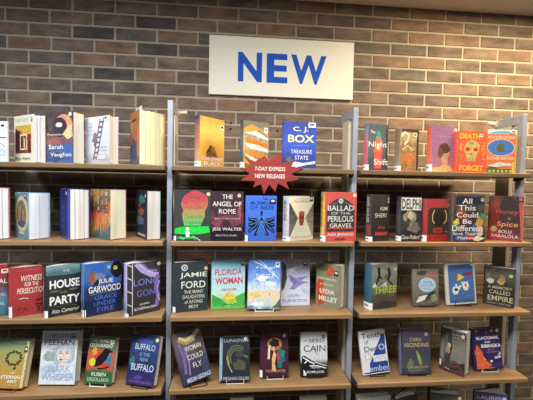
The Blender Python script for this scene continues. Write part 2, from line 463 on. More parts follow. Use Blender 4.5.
    for k in range(n_s):
        a0 = phi*k/n_s; a1 = phi*(k+1)/n_s
        t0 = th + (t-2*th)*k/n_s; t1 = th + (t-2*th)*(k+1)/n_s
        L0 = ww - inset - (.004*rnd.random() if n_s > 1 else 0)
        gp = .0013 if n_s > 1 else 0
        A = Vector((th, t0)); Bv = Vector((th, t1))
        A2 = A + Vector((math.cos(a0), math.sin(a0)))*L0 + Vector((0, gp)); B2 = Bv + Vector((math.cos(a1), math.sin(a1)))*L0 - Vector((0, gp))
        mid = (A2+B2)/2 - Vector((math.cos((a0+a1)/2), math.sin((a0+a1)/2)))*(.0025 if n_s == 1 else -.001)
        top = hh - inset - (.003*rnd.random() if n_s > 1 else 0)
        pg.prism([(A.x, A.y), (A2.x, A2.y), (mid.x, mid.y), (B2.x, B2.y), (Bv.x, Bv.y)], inset, top, pm, pm)
    pg.build('page_block', root)
    if sticker:                               # round genre sticker with a dark mark
        c, cx, cy = sticker[:3]; rr = .0085; mb = MB(); y = -.0001*(dep+4)
        mb.face([(cx*ww + rr*math.cos(2*math.pi*k/20), y, cy*hh + rr*math.sin(2*math.pi*k/20)) for k in range(20)], flat(c, .5, .05, 60))
        if len(sticker) > 3:
            mb.face([(cx*ww + dx*rr, y-.0001, cy*hh + dz*rr) for dx, dz in ((-.5,-.2),(.5,-.2),(.5,.35),(-.5,.35))], flat(sticker[3], .5))
        mb.build('sticker', root)
    if chip:                                  # small rectangular label
        c, cx, cy, cw, ch, c2 = chip; mb = MB(); y = -.0001*(dep+5)
        mb.face([(cx*ww-cw, y, cy*hh-ch), (cx*ww+cw, y, cy*hh-ch), (cx*ww+cw, y, cy*hh+ch), (cx*ww-cw, y, cy*hh+ch)], flat(c, .5, .03, 60))
        mb.face([(cx*ww-cw*.6, y-.0001, cy*hh-ch*.2), (cx*ww+cw*.6, y-.0001, cy*hh-ch*.2), (cx*ww+cw*.6, y-.0001, cy*hh+ch*.6), (cx*ww-cw*.6, y-.0001, cy*hh+ch*.6)], flat(c2, .5, .03, 60))
        mb.build('label_sticker', root)
    if slabel:                                # white call-number label wrapped on the spine foot
        z0, z1 = slabel; mb = MB(); m = flat((236, 236, 240), .5, .03, 60); m2 = flat((80, 90, 130), .5)
        pts = [(.006, -.0004*(1) - .0001*dep)] + [(x-.0005, y) for x, y in arc[:6]]
        for (xa, ya), (xb, yb) in zip(pts, pts[1:]): mb.face([(xb, yb, z0*hh), (xa, ya, z0*hh), (xa, ya, z1*hh), (xb, yb, z1*hh)], m)
        (xa, ya), (xb, yb) = pts[3], pts[5]
        zz = z0 + (z1-z0)*.45
        mb.face([(xb-.0012, yb, zz*hh), (xa-.0012, ya, zz*hh), (xa-.0012, ya, (zz+(z1-z0)*.2)*hh), (xb-.0012, yb, (zz+(z1-z0)*.2)*hh)], m2)
        mb.build('spine_label', root)
    if flag:                                  # slip of paper standing up from the pages
        f0, f1, fh = flag; mb = MB(); mb.box(f0*ww, t*.55, hh*.6, f1*ww, t*.55+.0006, hh + fh, flat((228, 230, 236), .6))
        mb.build('paper_slip', root)
    if stand:
        sp = P0.copy(); sp.z = ZS[s]
        if roll: sp = sp + d*0
        easel(sp, d, nb, ww*math.cos(roll), hh, lean, t, stand[0], stand[1])
    return root
def G(*stops, **k): return print_mat(tuple(stops), **k)
YW = (240, 214, 90)
# ---- top shelf, left bay
book('pale blue and white book cut off by the left picture edge on the top shelf', 0, (-15, 162), (7.6, 162), 121,
     G((.2, (196, 212, 232)), (.5, (226, 232, 238)), (.8, (206, 222, 236)), nz=.3, scale=3), yaw=-8, t=.03, pgx=9, off=.03,
     art=[R((196, 70, 72), .5, .58, .95, .615), L((190, 96, 100), .03, (.55, .42), (.7, .45), (.9, .38)), L((150, 170, 200), .03, (.5, .25), (.75, .3), (.95, .22)), L((190, 96, 100), .02, (.6, .15), (.9, .18))],
     chip=((240, 240, 240), .80, .88, .013, .012, (34, 36, 40)))
book('cream book with a red and ochre room and a handwritten name on its cover', 0, (14.6, 162.5), (34.3, 162.8), 116.6,
     flat((232, 226, 208), .4, .04, 20, 0, .3), w=.155, sgn=-1, t=.024, pgx=45.5, off=.025, page=(228, 230, 236), leaves=3,
     art=[R(G((.2, (120, 44, 40)), (.5, (176, 92, 50)), (.8, (214, 170, 70)), nz=.4, scale=5), .06, .2, .86, .79), R((150, 52, 44), .5, .5, .86, .72), R((216, 172, 74), .42, .6, .86, .78),
          P((86, 30, 34), (.06, .2), (.06, .74), (.3, .66), (.3, .28)), R((236, 220, 190), .3, .27, .66, .3), R((236, 220, 190), .3, .27, .34, .6), R((236, 220, 190), .62, .27, .66, .6), R((236, 220, 190), .3, .57, .66, .6),
          R((84, 34, 40), .36, .31, .44, .56), R((228, 200, 160), .5, .3, .56, .52), R((90, 40, 36), .72, .24, .8, .5)],
     text=[T('DECADE', (206, 196, 160), .4, .905, .62, .06), T('Roger Rogery', (40, 36, 36), .44, .085, .78, .075, 'author', .0, .35)],
     chip=((40, 40, 40), .9, .9, .004, .009, (235, 235, 235)))
book('dark glossy book with a peach moon and white lettering beside a fan of cream pages', 0, (45.7, 163.2), (73.3, 163.4), 112.3,
     G((.1, (66, 92, 150)), (.32, (84, 84, 122)), (.5, (128, 88, 84)), (.7, (62, 52, 64)), (1, (92, 66, 64)), nz=.35, scale=3), w=.15, sgn=-1, t=.032, pgx=84.5, off=.02, leaves=1, page=(226, 220, 206),
     art=[E((206, 146, 112), .66, .74, .32, .21), E((62, 50, 58), .52, .7, .26, .19), P((224, 198, 150), (.62, .56), (.8, .7), (.96, .76), (.98, .52), (.8, .46)), B((232, 228, 214), .5, .745, .12, .045, 8, rough=.1), L((220, 170, 140), .03, (.86, .95), (.8, .8), (.94, .6)), B((150, 92, 84), .3, .42, .3, .07, 9), B((74, 100, 160), .75, .27, .25, .1, 4), B((60, 72, 120), .3, .12, .3, .1, 7)],
     text=[T('Reputation', (224, 214, 214), .36, .555, .56, .05), T('Sarah', WH, .38, .32, .52, .085, 'author'), T('Vaughan', WH, .56, .16, .76, .1, 'author')], sticker=((206, 214, 200), .9, .945))
book('pale lavender book with a figure climbing a brown ladder on the top shelf', 0, (85.6, 163.4), (109.4, 163.6), 118,
     G((.12, (176, 178, 186)), (.25, (208, 208, 218)), (.6, (206, 212, 236)), (.9, (222, 222, 232)), nz=.12, scale=3), w=.165, sgn=-1, t=.028, pgx=118.3, off=.02, page=(224, 216, 204),
     art=[L((96, 72, 74), .045, (.34, .1), (.62, .94)), L((96, 72, 74), .045, (.48, .1), (.78, .97))] + [L((104, 80, 80), .05, (.35+.0375*k, .14+.105*k), (.49+.0375*k, .15+.105*k)) for k in range(8)] +
         [E((124, 98, 104), .42, .6, .075, .07), P((128, 104, 112), (.28, .47), (.52, .47), (.5, .62), (.4, .66)), L((112, 86, 92), .05, (.42, .48), (.38, .38)), R((206, 196, 190), .5, .1, .85, .19)],
     text=[T('SMALL', (164, 168, 182), .2, .87, .28, .035, bold=0), T('GAMES', (164, 168, 182), .2, .79, .28, .035, bold=0), T('WE PLAY', (164, 168, 182), .22, .71, .3, .035, bold=0), T('a novel', (170, 174, 188), .2, .635, .26, .035, bold=0), T('LIGHT', (150, 156, 184), .74, .36, .3, .035, 'author', 0), T('NIGHT', (150, 156, 184), .74, .29, .3, .035, 'author', 0)],
     chip=((226, 226, 220), .86, .945, .011, .012, (60, 60, 60)))
book('orange book standing open with a wide fan of yellowed pages on the top shelf', 0, (130.2, 160.5), (139, 165), 114.2,
     G((.05, (96, 100, 118)), (.3, (120, 116, 130)), (.5, (196, 108, 66)), (1, (206, 120, 60)), nz=.3, scale=4), w=.155, sgn=-1, t=.022, pgx=165.2, off=.012, page=(236, 230, 186), leaves=5, flag=(.3, .98, .017),
     art=[R((222, 130, 98), .8, .16, 1, .72), R((232, 160, 80), .1, .6, .3, .8), B((72, 84, 112), .4, .3, .3, .2, 4), R((90, 70, 60), .2, .82, .7, .86)],
     back=(200, 120, 70))
# ---- top shelf, middle bay
book('yellow hardcover with a golden bust and white title on the top shelf', 0, (199.6, 167), (223.8, 166.5), 115.2,
     G((.0, (206, 140, 38)), (.45, (226, 168, 44)), (.75, (236, 196, 84)), (1, (216, 156, 36)), nz=.15, scale=3), w=.158, sgn=1, t=.032, off=.02, spine=G((.05, (206, 150, 110)), (.5, (176, 112, 70)), (.8, (150, 96, 60)), (.95, (70, 50, 110)), nz=.15), slabel=(.0, .1),
     art=[B((88, 62, 34), .42, .3, .17, .115, 3), B((150, 104, 40), .53, .3, .13, .1, 6), E((110, 80, 36), .5, .27, .1, .05, 20), P((120, 84, 34), (.25, .2), (.72, .2), (.66, .3), (.3, .3))],
     text=[T('CAREFREE', WH, .5, .165, .84, .07), T('BLACK', WH, .52, .07, .7, .08)], chip=((236, 232, 214), .9, .835, .013, .012, (36, 36, 30)))
book('book wrapped in diagonal orange and white ribbons behind the red starburst', 0, (243, 167), (268, 166), 120,
     G((.2, (128, 112, 74)), (.5, (196, 186, 150)), (.8, (120, 116, 96)), nz=.3, scale=6), yaw=26, t=.03, off=.02, spine=G((.1, (70, 78, 84)), (.6, (92, 100, 104)), (1, (60, 62, 70)), nz=.3, scale=8), slabel=(0, .11),
     art=[P((236, 148, 66), (.02, .84), (.3, .93), (.98, .78), (.98, .7), (.6, .82), (.02, .74)), P((228, 224, 210), (.02, .74), (.5, .8), (.98, .66), (.98, .6), (.4, .7)), P((232, 128, 48), (.1, .66), (.98, .53), (.98, .44), (.05, .55)), P((228, 220, 200), (.02, .52), (.6, .5), (.98, .4), (.98, .34), (.3, .4)), P((234, 140, 56), (.05, .4), (.98, .28), (.98, .18), (.4, .24), (.02, .33)), P((226, 210, 190), (.05, .3), (.5, .2), (.9, .1), (.4, .08)), P((238, 150, 60), (.02, .22), (.7, .08), (.6, .02), (.02, .1))],
     chip=((236, 236, 232), .88, .83, .01, .012, (200, 120, 70)))
book('blue hardcover with large cream author lettering and grey mountains on the top shelf', 0, (283.6, 168.4), (315.6, 168.8), 121.6,
     G((.0, (46, 70, 130)), (.2, (34, 62, 150)), (.55, (38, 82, 196)), (.8, (36, 66, 176)), (1, (40, 58, 150)), nz=.12, scale=3), yaw=2, t=.034, off=.02,
     art=[P((66, 70, 100), (0, .18), (.12, .33), (.3, .2), (.5, .06), (0, .04)), P((196, 204, 220), (.08, .04), (.35, .15), (.6, .12), (.98, .17), (.98, .11), (.7, .08), (.4, .02)), P((96, 104, 130), (.05, .2), (.2, .26), (.3, .14), (.2, .1)), P((50, 66, 120), (.45, .02), (.75, .07), (.98, .1), (.98, .01))],
     text=[T('C. J.', (222, 224, 150), .51, .84, .48, .125, 'author', .02), T('BOX', (222, 220, 140), .53, .645, .82, .165, 'author', .025), T('TREASURE', (222, 226, 236), .54, .365, .66, .085), T('STATE', (222, 226, 236), .55, .235, .42, .085), T('A JOE PICKETT NOVEL', (150, 176, 226), .52, .49, .5, .025, 'subtitle', 0)],
     chip=((230, 236, 240), .86, .945, .017, .011, (40, 90, 110)))
# ---- top shelf, right bay
book('dark grey book with a teal and coral figure and white title on the top shelf', 0, (367.2, 170), (387, 170.5), 123.6,
     G((.1, (70, 74, 74)), (.5, (98, 106, 106)), (.9, (84, 92, 94)), nz=.2, scale=5), yaw=8, t=.036, off=.018, spine=G((.1, (196, 84, 112)), (.6, (206, 92, 116)), (.85, (110, 130, 150)), (1, (70, 110, 140)), nz=.05), slabel=(0, .12),
     art=[E((66, 150, 136), .52, .79, .1, .075), P((92, 160, 140), (.35, .68), (.68, .68), (.62, .74), (.42, .74)), P((224, 110, 74), (.3, .4), (.74, .4), (.7, .66), (.5, .72), (.34, .64)), P((226, 92, 76), (.36, .04), (.68, .04), (.72, .4), (.32, .4)), P((236, 176, 80), (.45, .44), (.6, .44), (.56, .64)), R((60, 64, 66), .9, 0, 1, .92)],
     text=[T('The', WH, .22, .83, .26, .07), T('Night', WH, .49, .545, .92, .15), T('Shift', WH, .66, .185, .7, .13)])
book('brown marbled book with a pale swirl on the right top shelf', 0, (399.4, 170.4), (417.6, 171), 128.6,
     G((.1, (150, 104, 58)), (.35, (176, 128, 76)), (.55, (146, 100, 56)), (.8, (196, 166, 112)), (1, (110, 96, 76)), nz=.5, scale=3.5), yaw=6, t=.044, off=.018, spine=G((.1, (150, 144, 126)), (.5, (128, 120, 100)), (1, (110, 106, 92)), nz=.3, scale=7), slabel=(0, .12),
     art=[R((62, 50, 36), .9, .02, 1, .98), R((70, 64, 54), .05, .93, .95, 1), L((226, 214, 176), .09, (.04, .82), (.25, .92), (.45, .86), (.4, .72), (.2, .62)), L((206, 186, 140), .05, (.1, .5), (.4, .6), (.7, .5)), B((196, 120, 60), .5, .3, .3, .13, 3)], chip=((226, 216, 190), .8, .86, .01, .009, (120, 90, 60)))
book('mauve book with a portrait of a person with brown hair beside the orange skull book', 0, (430.6, 172), (455, 172.5), 125.6,
     G((.0, (186, 136, 128)), (.12, (176, 118, 130)), (.4, (158, 108, 142)), (1, (150, 100, 140)), nz=.1, scale=4), yaw=8, t=.032, off=.018, spine=G((.1, (216, 120, 80)), (.5, (220, 92, 60)), (1, (206, 80, 62)), nz=.05), slabel=(0, .16),
     art=[B((206, 150, 122), .55, .36, .18, .17, 4, rough=.15), P((216, 160, 130), (.45, .1), (.68, .12), (.66, .3), (.44, .3)), B((96, 64, 52), .52, .51, .25, .11, 6, rough=.25), B((120, 80, 60), .37, .42, .1, .1, 2), B((226, 178, 120), .5, .06, .4, .075, 9), B((196, 96, 70), .72, .3, .06, .05, 3)],
     text=[T('THE FINALIST', (196, 156, 182), .56, .77, .72, .045, bold=0), T('a novel', (196, 156, 182), .5, .66, .4, .03, bold=0)], sticker=((214, 206, 190), .95, .93, (60, 50, 50)))
book('orange red book with a yellow skull and yellow block title on the right top shelf', 0, (456.4, 172.6), (485, 173), 131.2,
     G((.1, (226, 72, 36)), (.6, (228, 84, 44)), (1, (222, 88, 50)), nz=.08), yaw=0, t=.034, off=.012,
     art=[B((200, 180, 108), .5, .585, .27, .2, 3, rough=.1), P((196, 176, 104), (.34, .28), (.64, .28), (.68, .48), (.3, .48)), E((214, 62, 42), .36, .57, .085, .05), E((214, 62, 42), .64, .57, .085, .05), P((210, 70, 40), (.46, .44), (.54, .44), (.5, .5)), L((120, 104, 62), .015, (.38, .3), (.38, .37)), L((120, 104, 62), .015, (.46, .3), (.46, .37)), L((120, 104, 62), .015, (.54, .3), (.54, .37)), L((110, 96, 60), .03, (.4, .74), (.5, .7), (.56, .76)), B((238, 136, 90), .12, .62, .07, .1, 3), B((196, 130, 70), .12, .38, .06, .08, 5)],
     text=[T('DEATH', (246, 196, 60), .42, .885, .7, .13, bold=.03), T('FORGET', (246, 190, 54), .5, .105, .84, .14, bold=.03), T('MUSTN T', (244, 176, 50), .9, .52, .58, .085, bold=.02, rot=-90)], sticker=((232, 220, 190), .82, .91, (70, 40, 40)))
book("orange book with a blue oval sea and island at the top shelf's right end", 0, (486, 173), (515.4, 173.4), 129.2,
     G((.1, (226, 110, 52)), (.6, (232, 116, 60)), (1, (228, 104, 60)), nz=.06), yaw=-3, t=.03, off=.012,
     art=[R((206, 222, 226), 0, .9, 1, 1), P((110, 176, 206), (.1, .93), (.5, .97), (.95, .94), (.95, .91), (.1, .91)), E((232, 196, 150), .47, .585, .48, .2), E((72, 120, 196), .47, .585, .45, .18), B((110, 96, 50), .46, .585, .13, .11, 4, rough=.15), B((86, 116, 64), .5, .62, .07, .05, 2), R((96, 110, 54), 0, 0, 1, .1), P((70, 100, 60), (0, .1), (.2, .17), (.4, .1)), R((214, 190, 84), .86, 0, .95, .26), P((206, 210, 196), (.02, .16), (.4, .25), (.85, .22), (.85, .17), (.3, .14)), R((232, 172, 80), .955, 0, 1, .9)] + [R((190, 186, 84), .08+.14*k, .02, .15+.14*k, .07) for k in range(6)],
     text=[T('MOTHER OCEAN', (244, 226, 196), .47, .82, .9, .075), T('FATHER NATION', (244, 226, 196), .47, .335, .9, .075)], chip=((226, 232, 230), .86, .95, .012, .006, (50, 60, 60)))
# ---- second shelf, left bay
book('white pages and pink back cover of a book cut by the left picture edge', 1, (-16, 241), (-5, 241), 187,
     (flat((176, 96, 120), .4, .06, 30, 0, .3)), w=.155, sgn=-1, t=.035, pgx=10.3, off=.015, page=(226, 226, 230), leaves=2)
book('light blue book with a cream oval tower picture standing open on the second shelf', 1, (15.6, 240), (28.6, 242), 192.2,
     G((.0, (98, 140, 160)), (.5, (128, 168, 184)), (1, (110, 154, 176)), nz=.12, scale=5), w=.15, sgn=-1, t=.02, pgx=50.3, off=.008, page=(218, 224, 234), leaves=2,
     art=[E((226, 206, 150), .5, .54, .49, .39), E((128, 120, 106), .48, .54, .36, .3), B((184, 136, 92), .45, .5, .26, .18, 5), P((96, 100, 110), (.4, .4), (.56, .4), (.5, .78)), B((78, 96, 120), .5, .33, .3, .07, 3), R((226, 206, 160), .3, .1, .7, .15)], chip=((40, 46, 60), .8, .93, .011, .013, (226, 230, 236)))
book('royal blue book with thick white pages fanned in sheaves on the second shelf', 1, (60, 240), (69.8, 241.4), 188.2,
     G((.1, (40, 46, 120)), (.6, (44, 56, 140)), (1, (36, 44, 110)), u=.2, nz=.25, scale=4), w=.155, sgn=-1, t=.03, pgx=90, off=.01, page=(224, 222, 222), leaves=4,
     art=[R((70, 96, 196), .8, 0, 1, 1), R((206, 214, 230), .62, .88, .74, .94)] + [R((70, 84, 150), .15, .2+.13*k, .5, .26+.13*k) for k in range(4)])
book('book with rainbow drips running down its cover beside cream pages on the second shelf', 1, (90.4, 239.3), (110, 241), 189,
     G((.0, (70, 96, 100)), (.15, (196, 160, 64)), (.35, (206, 84, 58)), (.5, (172, 58, 60)), (.65, (58, 84, 88)), (.8, (190, 140, 60)), (.95, (120, 62, 44)), nz=.3, scale=5, u=-.25, ux=3, vx=.6), w=.158, sgn=-1, t=.045, pgx=126, off=.015, page=(222, 218, 196), back=G((.1, (216, 170, 80)), (.5, (206, 110, 90)), (1, (170, 110, 160)), nz=.2),
     art=[L((214, 160, 60) if k % 2 else (70, 112, 104), .04, (.12+.1*k, .62-.02*k), (.12+.1*k, .86-.035*(k % 3))) for k in range(8)] + [L((224, 104, 70), .04, (.2+.13*k, .2), (.2+.13*k, .36+.04*(k % 3))) for k in range(6)],
     text=[T('HOPE', (60, 70, 76), .5, .62, .8, .16)], sticker=((226, 214, 176), .84, .92, (50, 40, 36)))
book('dark navy book with a teal back cover and grey pages on the second shelf', 1, (136.2, 236.5), (146.8, 239.6), 190.2,
     G((.0, (48, 52, 72)), (.5, (52, 52, 66)), (1, (38, 40, 54)), nz=.2, scale=4), w=.158, sgn=-1, t=.06, pgx=160.4, off=.02, page=(206, 204, 200), back=(40, 104, 100),
     art=[B((60, 130, 120), .55, .82, .25, .08, 2), B((150, 96, 60), .45, .56, .3, .07, 3), B((96, 108, 140), .4, .37, .35, .08, 5), R((190, 190, 176), .15, .06, .85, .1), B((130, 70, 60), .35, .7, .15, .05, 6), R((206, 210, 214), .82, .87, .92, .93)])
# ---- second shelf, middle bay
book('charcoal hardcover with a red to green glowing cloud and a small white figure', 1, (174.6, 240.5), (210.4, 240.3), 189.5,
     G((.0, (56, 62, 60)), (.5, (62, 66, 64)), (1, (60, 56, 58)), nz=.12, scale=4), yaw=0, t=.032, off=.01,
     art=[B(G((.2, (30, 200, 72)), (.42, (96, 176, 90)), (.58, (176, 132, 84)), (.75, (184, 66, 72)), (1, (176, 50, 70)), nz=.1), .55, .74, .38, .24, 3, rough=.07), P(G((.2, (30, 200, 72)), (.42, (110, 170, 92)), (.58, (176, 132, 84)), (.75, (184, 66, 72)), nz=.1), (.26, .3), (.72, .3), (.84, .5), (.82, .7), (.26, .7), (.2, .5)), P((36, 206, 76), (0, .14), (0, .24), (.2, .28), (.95, .29), (.98, .17), (.6, .13)), P((40, 200, 80), (.2, .01), (.28, .08), (.5, .09), (.6, .02), (.5, .05), (.3, .05)), L((206, 226, 206), .02, (.5, .1), (.72, .01)), B((66, 200, 120), .2, .06, .12, .02, 2), L((216, 238, 222), .1, (.36, .08), (.36, .2)), E((222, 240, 226), .36, .235, .045, .035), L((216, 238, 222), .05, (.3, .16), (.42, .16))],
     text=[T('THE', (150, 80, 74), .55, .85, .3, .05, bold=0), T('HOUSES', (150, 110, 80), .55, .66, .5, .05, bold=0), T('LAKE', (110, 140, 84), .55, .48, .4, .05, bold=0), T('TOWN', (70, 150, 76), .55, .36, .4, .05, bold=0)], sticker=((206, 186, 150), .93, .92), slabel=(.01, .1))
book('plum and black hardcover with white block title beside the charcoal green and red book', 1, (210.8, 239.7), (243, 239.6), 191.2,
     G((.0, (40, 34, 42)), (.3, (66, 40, 52)), (.5, (110, 56, 72)), (.65, (62, 42, 54)), (1, (58, 44, 56)), nz=.35, scale=3), yaw=0, t=.03, off=.012,
     art=[B((128, 62, 78), .18, .37, .17, .07, 3), B((120, 58, 74), .75, .4, .2, .08, 5), B((150, 76, 92), .88, .6, .05, .16, 2), R((30, 26, 32), 0, 0, 1, .26)],
     text=[T('THE', (230, 220, 220), .5, .895, .32, .085), T('ANGEL OF', (230, 220, 220), .49, .75, .9, .095), T('ROME', (230, 220, 220), .5, .6, .52, .095), T('AND OTHER STORIES', (196, 176, 184), .5, .455, .8, .028, 'subtitle', 0), T('JESS WALTER', (232, 222, 222), .5, .235, .92, .075, 'author'), T('BEAUTIFUL RUINS', (196, 180, 186), .48, .115, .66, .035, 'subtitle', 0)], sticker=((196, 176, 150), .86, .92))
book('bright blue book with black ribbons fanning out from a figure on the second shelf', 1, (246.2, 239.6), (276, 239.8), 195.6,
     G((.0, (34, 82, 190)), (.5, (42, 104, 214)), (1, (48, 108, 214)), nz=.08), yaw=2, t=.03, off=.014,
     art=[E((20, 22, 36), .5, .635, .04, .03), P((22, 24, 40), (.46, .44), (.54, .44), (.53, .61), (.47, .61))] + sum([[P((20, 24, 42), (.5, .58), (.5+.12*q, .5-.03*k), (.5+.42*q, .52-.13*k), (.5+.44*q, .58-.13*k) if k == 0 else (.5+.44*q, .56-.14*k), (.5+.43*q, .44-.135*k), (.5+.15*q, .42-.06*k)) for q in (-1, 1)] for k in (2, 1, 0)], []) +
         [L((90, 150, 226), .016, (.5, .56), (.5+.2*q, .46-.06*k), (.5+.4*q, .5-.14*k)) for q in (-1, 1) for k in (0, 1, 2)] + [P((22, 24, 40), (.5, .45), (.36, .13), (.24, .13), (.44, .4)), P((22, 24, 40), (.5, .45), (.64, .13), (.76, .13), (.56, .4)), L((120, 170, 232), .014, (.5, .45), (.34, .15)), L((120, 170, 232), .014, (.5, .45), (.66, .15))],
     text=[T('THE', (36, 70, 150), .6, .935, .2, .045), T('MURMUR', (32, 74, 168), .48, .85, .72, .08), T('OF BEES', (32, 74, 168), .5, .745, .8, .08), T('SOFIA SEGOVIA', (64, 124, 216), .5, .06, .84, .07, 'author')], chip=((34, 40, 60), .87, .88, .013, .011, (206, 214, 226)), slabel=(0, .13))
book('cream book with a lavender spine and a red figure inside an hourglass shape', 1, (288.6, 240.2), (312.8, 240.2), 196.3,
     flat((214, 208, 190), .4, .05, 30, 0, .3), yaw=28, t=.046, off=.012, spine=G((.1, (196, 190, 214)), (.6, (206, 200, 216)), (1, (196, 196, 210)), nz=.1), slabel=(0, .1), spine_text=('MOTHER', (130, 130, 150), .45, .9),
     art=[P(G((.3, (110, 108, 100)), (.7, (60, 60, 58)), nz=.5, scale=9), (0, .1), (.04, .08), (.36, .5), (.02, .86), (0, .84)), P(G((.3, (150, 146, 130)), (.7, (96, 96, 90)), nz=.5, scale=9), (1, .1), (.96, .08), (.66, .5), (.98, .84), (1, .82)), P((156, 66, 56), (.4, .4), (.6, .4), (.62, .64), (.4, .64)), E((128, 50, 46), .5, .52, .12, .05), E((176, 84, 66), .5, .63, .09, .04), P((150, 60, 52), (.43, .34), (.57, .34), (.58, .44), (.42, .44))],
     text=[T('WE SPREAD', (150, 146, 132), .52, .885, .66, .05, bold=0), T('A NOVEL', (176, 170, 150), .5, .945, .5, .03, bold=0), T('GORDON BOND', (176, 150, 120), .5, .075, .8, .05, 'author', 0)], chip=((60, 62, 60), .9, .94, .01, .012, (206, 204, 196)))
book('red book with a yellow spine and a dark arched crest on the second shelf', 1, (324, 240.4), (355.6, 241), 192,
     G((.1, (196, 66, 58)), (.6, (202, 72, 62)), (1, (196, 70, 66)), nz=.06), yaw=8, t=.042, off=.004, spine=G((.05, (206, 190, 120)), (.3, (216, 176, 70)), (.6, (222, 184, 70)), (.85, (206, 150, 62)), (1, (150, 150, 90)), nz=.1), slabel=(0, .12), spine_text=('BALLAD OF GRAVES', (110, 90, 40), .3, .9),
     art=[P((52, 58, 66), (.06, .2), (.94, .2), (.94, .6), (.9, .74), (.7, .84), (.5, .9), (.3, .84), (.1, .74), (.06, .6)), E((190, 190, 184), .5, .825, .075, .055), R((52, 58, 66), .46, .815, .49, .835), R((52, 58, 66), .51, .815, .54, .835), R((190, 70, 62), .1, .255, .9, .28), P((90, 96, 100), (.18, .76), (.4, .8), (.38, .77), (.2, .73)), P((90, 96, 100), (.82, .76), (.6, .8), (.62, .77), (.8, .73)), P((90, 60, 66), (.3, .04), (.4, .08), (.5, .05), (.6, .08), (.7, .04), (.5, .02))],
     text=[T('BALLAD', (222, 220, 212), .5, .68, .82, .105), T('OF THE', (206, 202, 196), .5, .575, .6, .05, bold=0), T('PERILOUS', (222, 220, 212), .5, .46, .8, .12), T('GRAVES', (222, 220, 212), .5, .325, .68, .085), T('ALEX JENNINGS', (236, 226, 222), .51, .135, .84, .075, 'author')], sticker=((226, 206, 180), .93, .94))
# ---- second shelf, right bay
book('black book with faint cream and red title words on the second shelf', 1, (371, 241), (388.4, 240.8), 194.6,
     G((.1, (42, 40, 38)), (.5, (48, 46, 44)), (1, (56, 54, 50)), nz=.15), yaw=16, t=.04, off=.014, spine=(64, 62, 60), slabel=(0, .1), spine_text=('SAFE HOUSE', (190, 186, 176), .4, .95),
     spine_art=[((150, 66, 66), .2, .13, .8, .36)],
     art=[P((66, 60, 52), (.5, .8), (.75, .8), (.7, 1), (.55, 1)), R((150, 60, 52), .22, .12, .92, .2), R((60, 58, 54), 0, .97, 1, 1)],
     text=[T('KIM', (206, 198, 172), .68, .7, .4, .08), T('SHERI', (206, 198, 172), .5, .555, .66, .09), T('the', (196, 72, 62), .56, .3, .4, .06), T('SILENCE', (196, 72, 62), .56, .16, .7, .06)], chip=((170, 166, 140), .93, .88, .004, .012, (60, 60, 56)))
book('black and white book with a statue head beneath a white title band', 1, (399.6, 239.6), (420.6, 240), 196.6,
     G((.1, (40, 42, 44)), (.4, (60, 60, 60)), (.7, (40, 42, 44)), nz=.3, scale=5), yaw=4, t=.036, off=.018, spine=G((.1, (60, 60, 60)), (.5, (84, 84, 82)), (1, (50, 50, 52)), nz=.4, scale=9), slabel=(.01, .12),
     art=[R((216, 212, 204), .02, .7, .98, .98), B((150, 134, 116), .45, .55, .3, .14, 4, rough=.2), P((130, 116, 102), (.35, .25), (.62, .22), (.66, .5), (.32, .5)), B((70, 64, 58), .35, .42, .12, .09, 3), B((190, 176, 156), .5, .58, .13, .08, 2), B((110, 104, 98), .72, .3, .2, .12, 7)],
     text=[T('DELPHI', (30, 30, 32), .5, .84, .9, .22, bold=.01), T('Clare Pollard', (220, 216, 206), .5, .1, .88, .09, 'author', 0, .25)])
book('red book with a dark panel and two pale curved strokes on the right second shelf', 1, (425.2, 240.4), (449.2, 240.6), 199,
     G((.0, (110, 36, 30)), (.3, (168, 44, 36)), (1, (166, 50, 48)), nz=.2, scale=5), yaw=8, t=.034, off=.018, spine=G((.1, (150, 40, 40)), (.7, (176, 60, 62)), (1, (150, 60, 66)), nz=.15), slabel=(0, .15),
     art=[P((62, 52, 44), (.08, .16), (.94, .16), (.94, .76), (.8, .8), (.2, .8), (.08, .74)), E((44, 38, 32), .5, .55, .26, .2), L((206, 186, 130), .035, (.36, .42), (.27, .5), (.26, .62), (.34, .74)), L((206, 186, 130), .035, (.74, .42), (.84, .5), (.85, .62), (.78, .74)), R((176, 50, 42), .32, .2, .68, .32), R((170, 44, 38), .06, .02, .96, .16)],
     text=[T('THE', (80, 30, 26), .5, .26, .26, .06), T('LAST KARANKAWAS', (110, 30, 28), .5, .09, .7, .06, bold=.005), T('A NOVEL', (206, 200, 186), .86, .23, .16, .03, 'subtitle', 0)], sticker=((206, 196, 150), .94, .87))
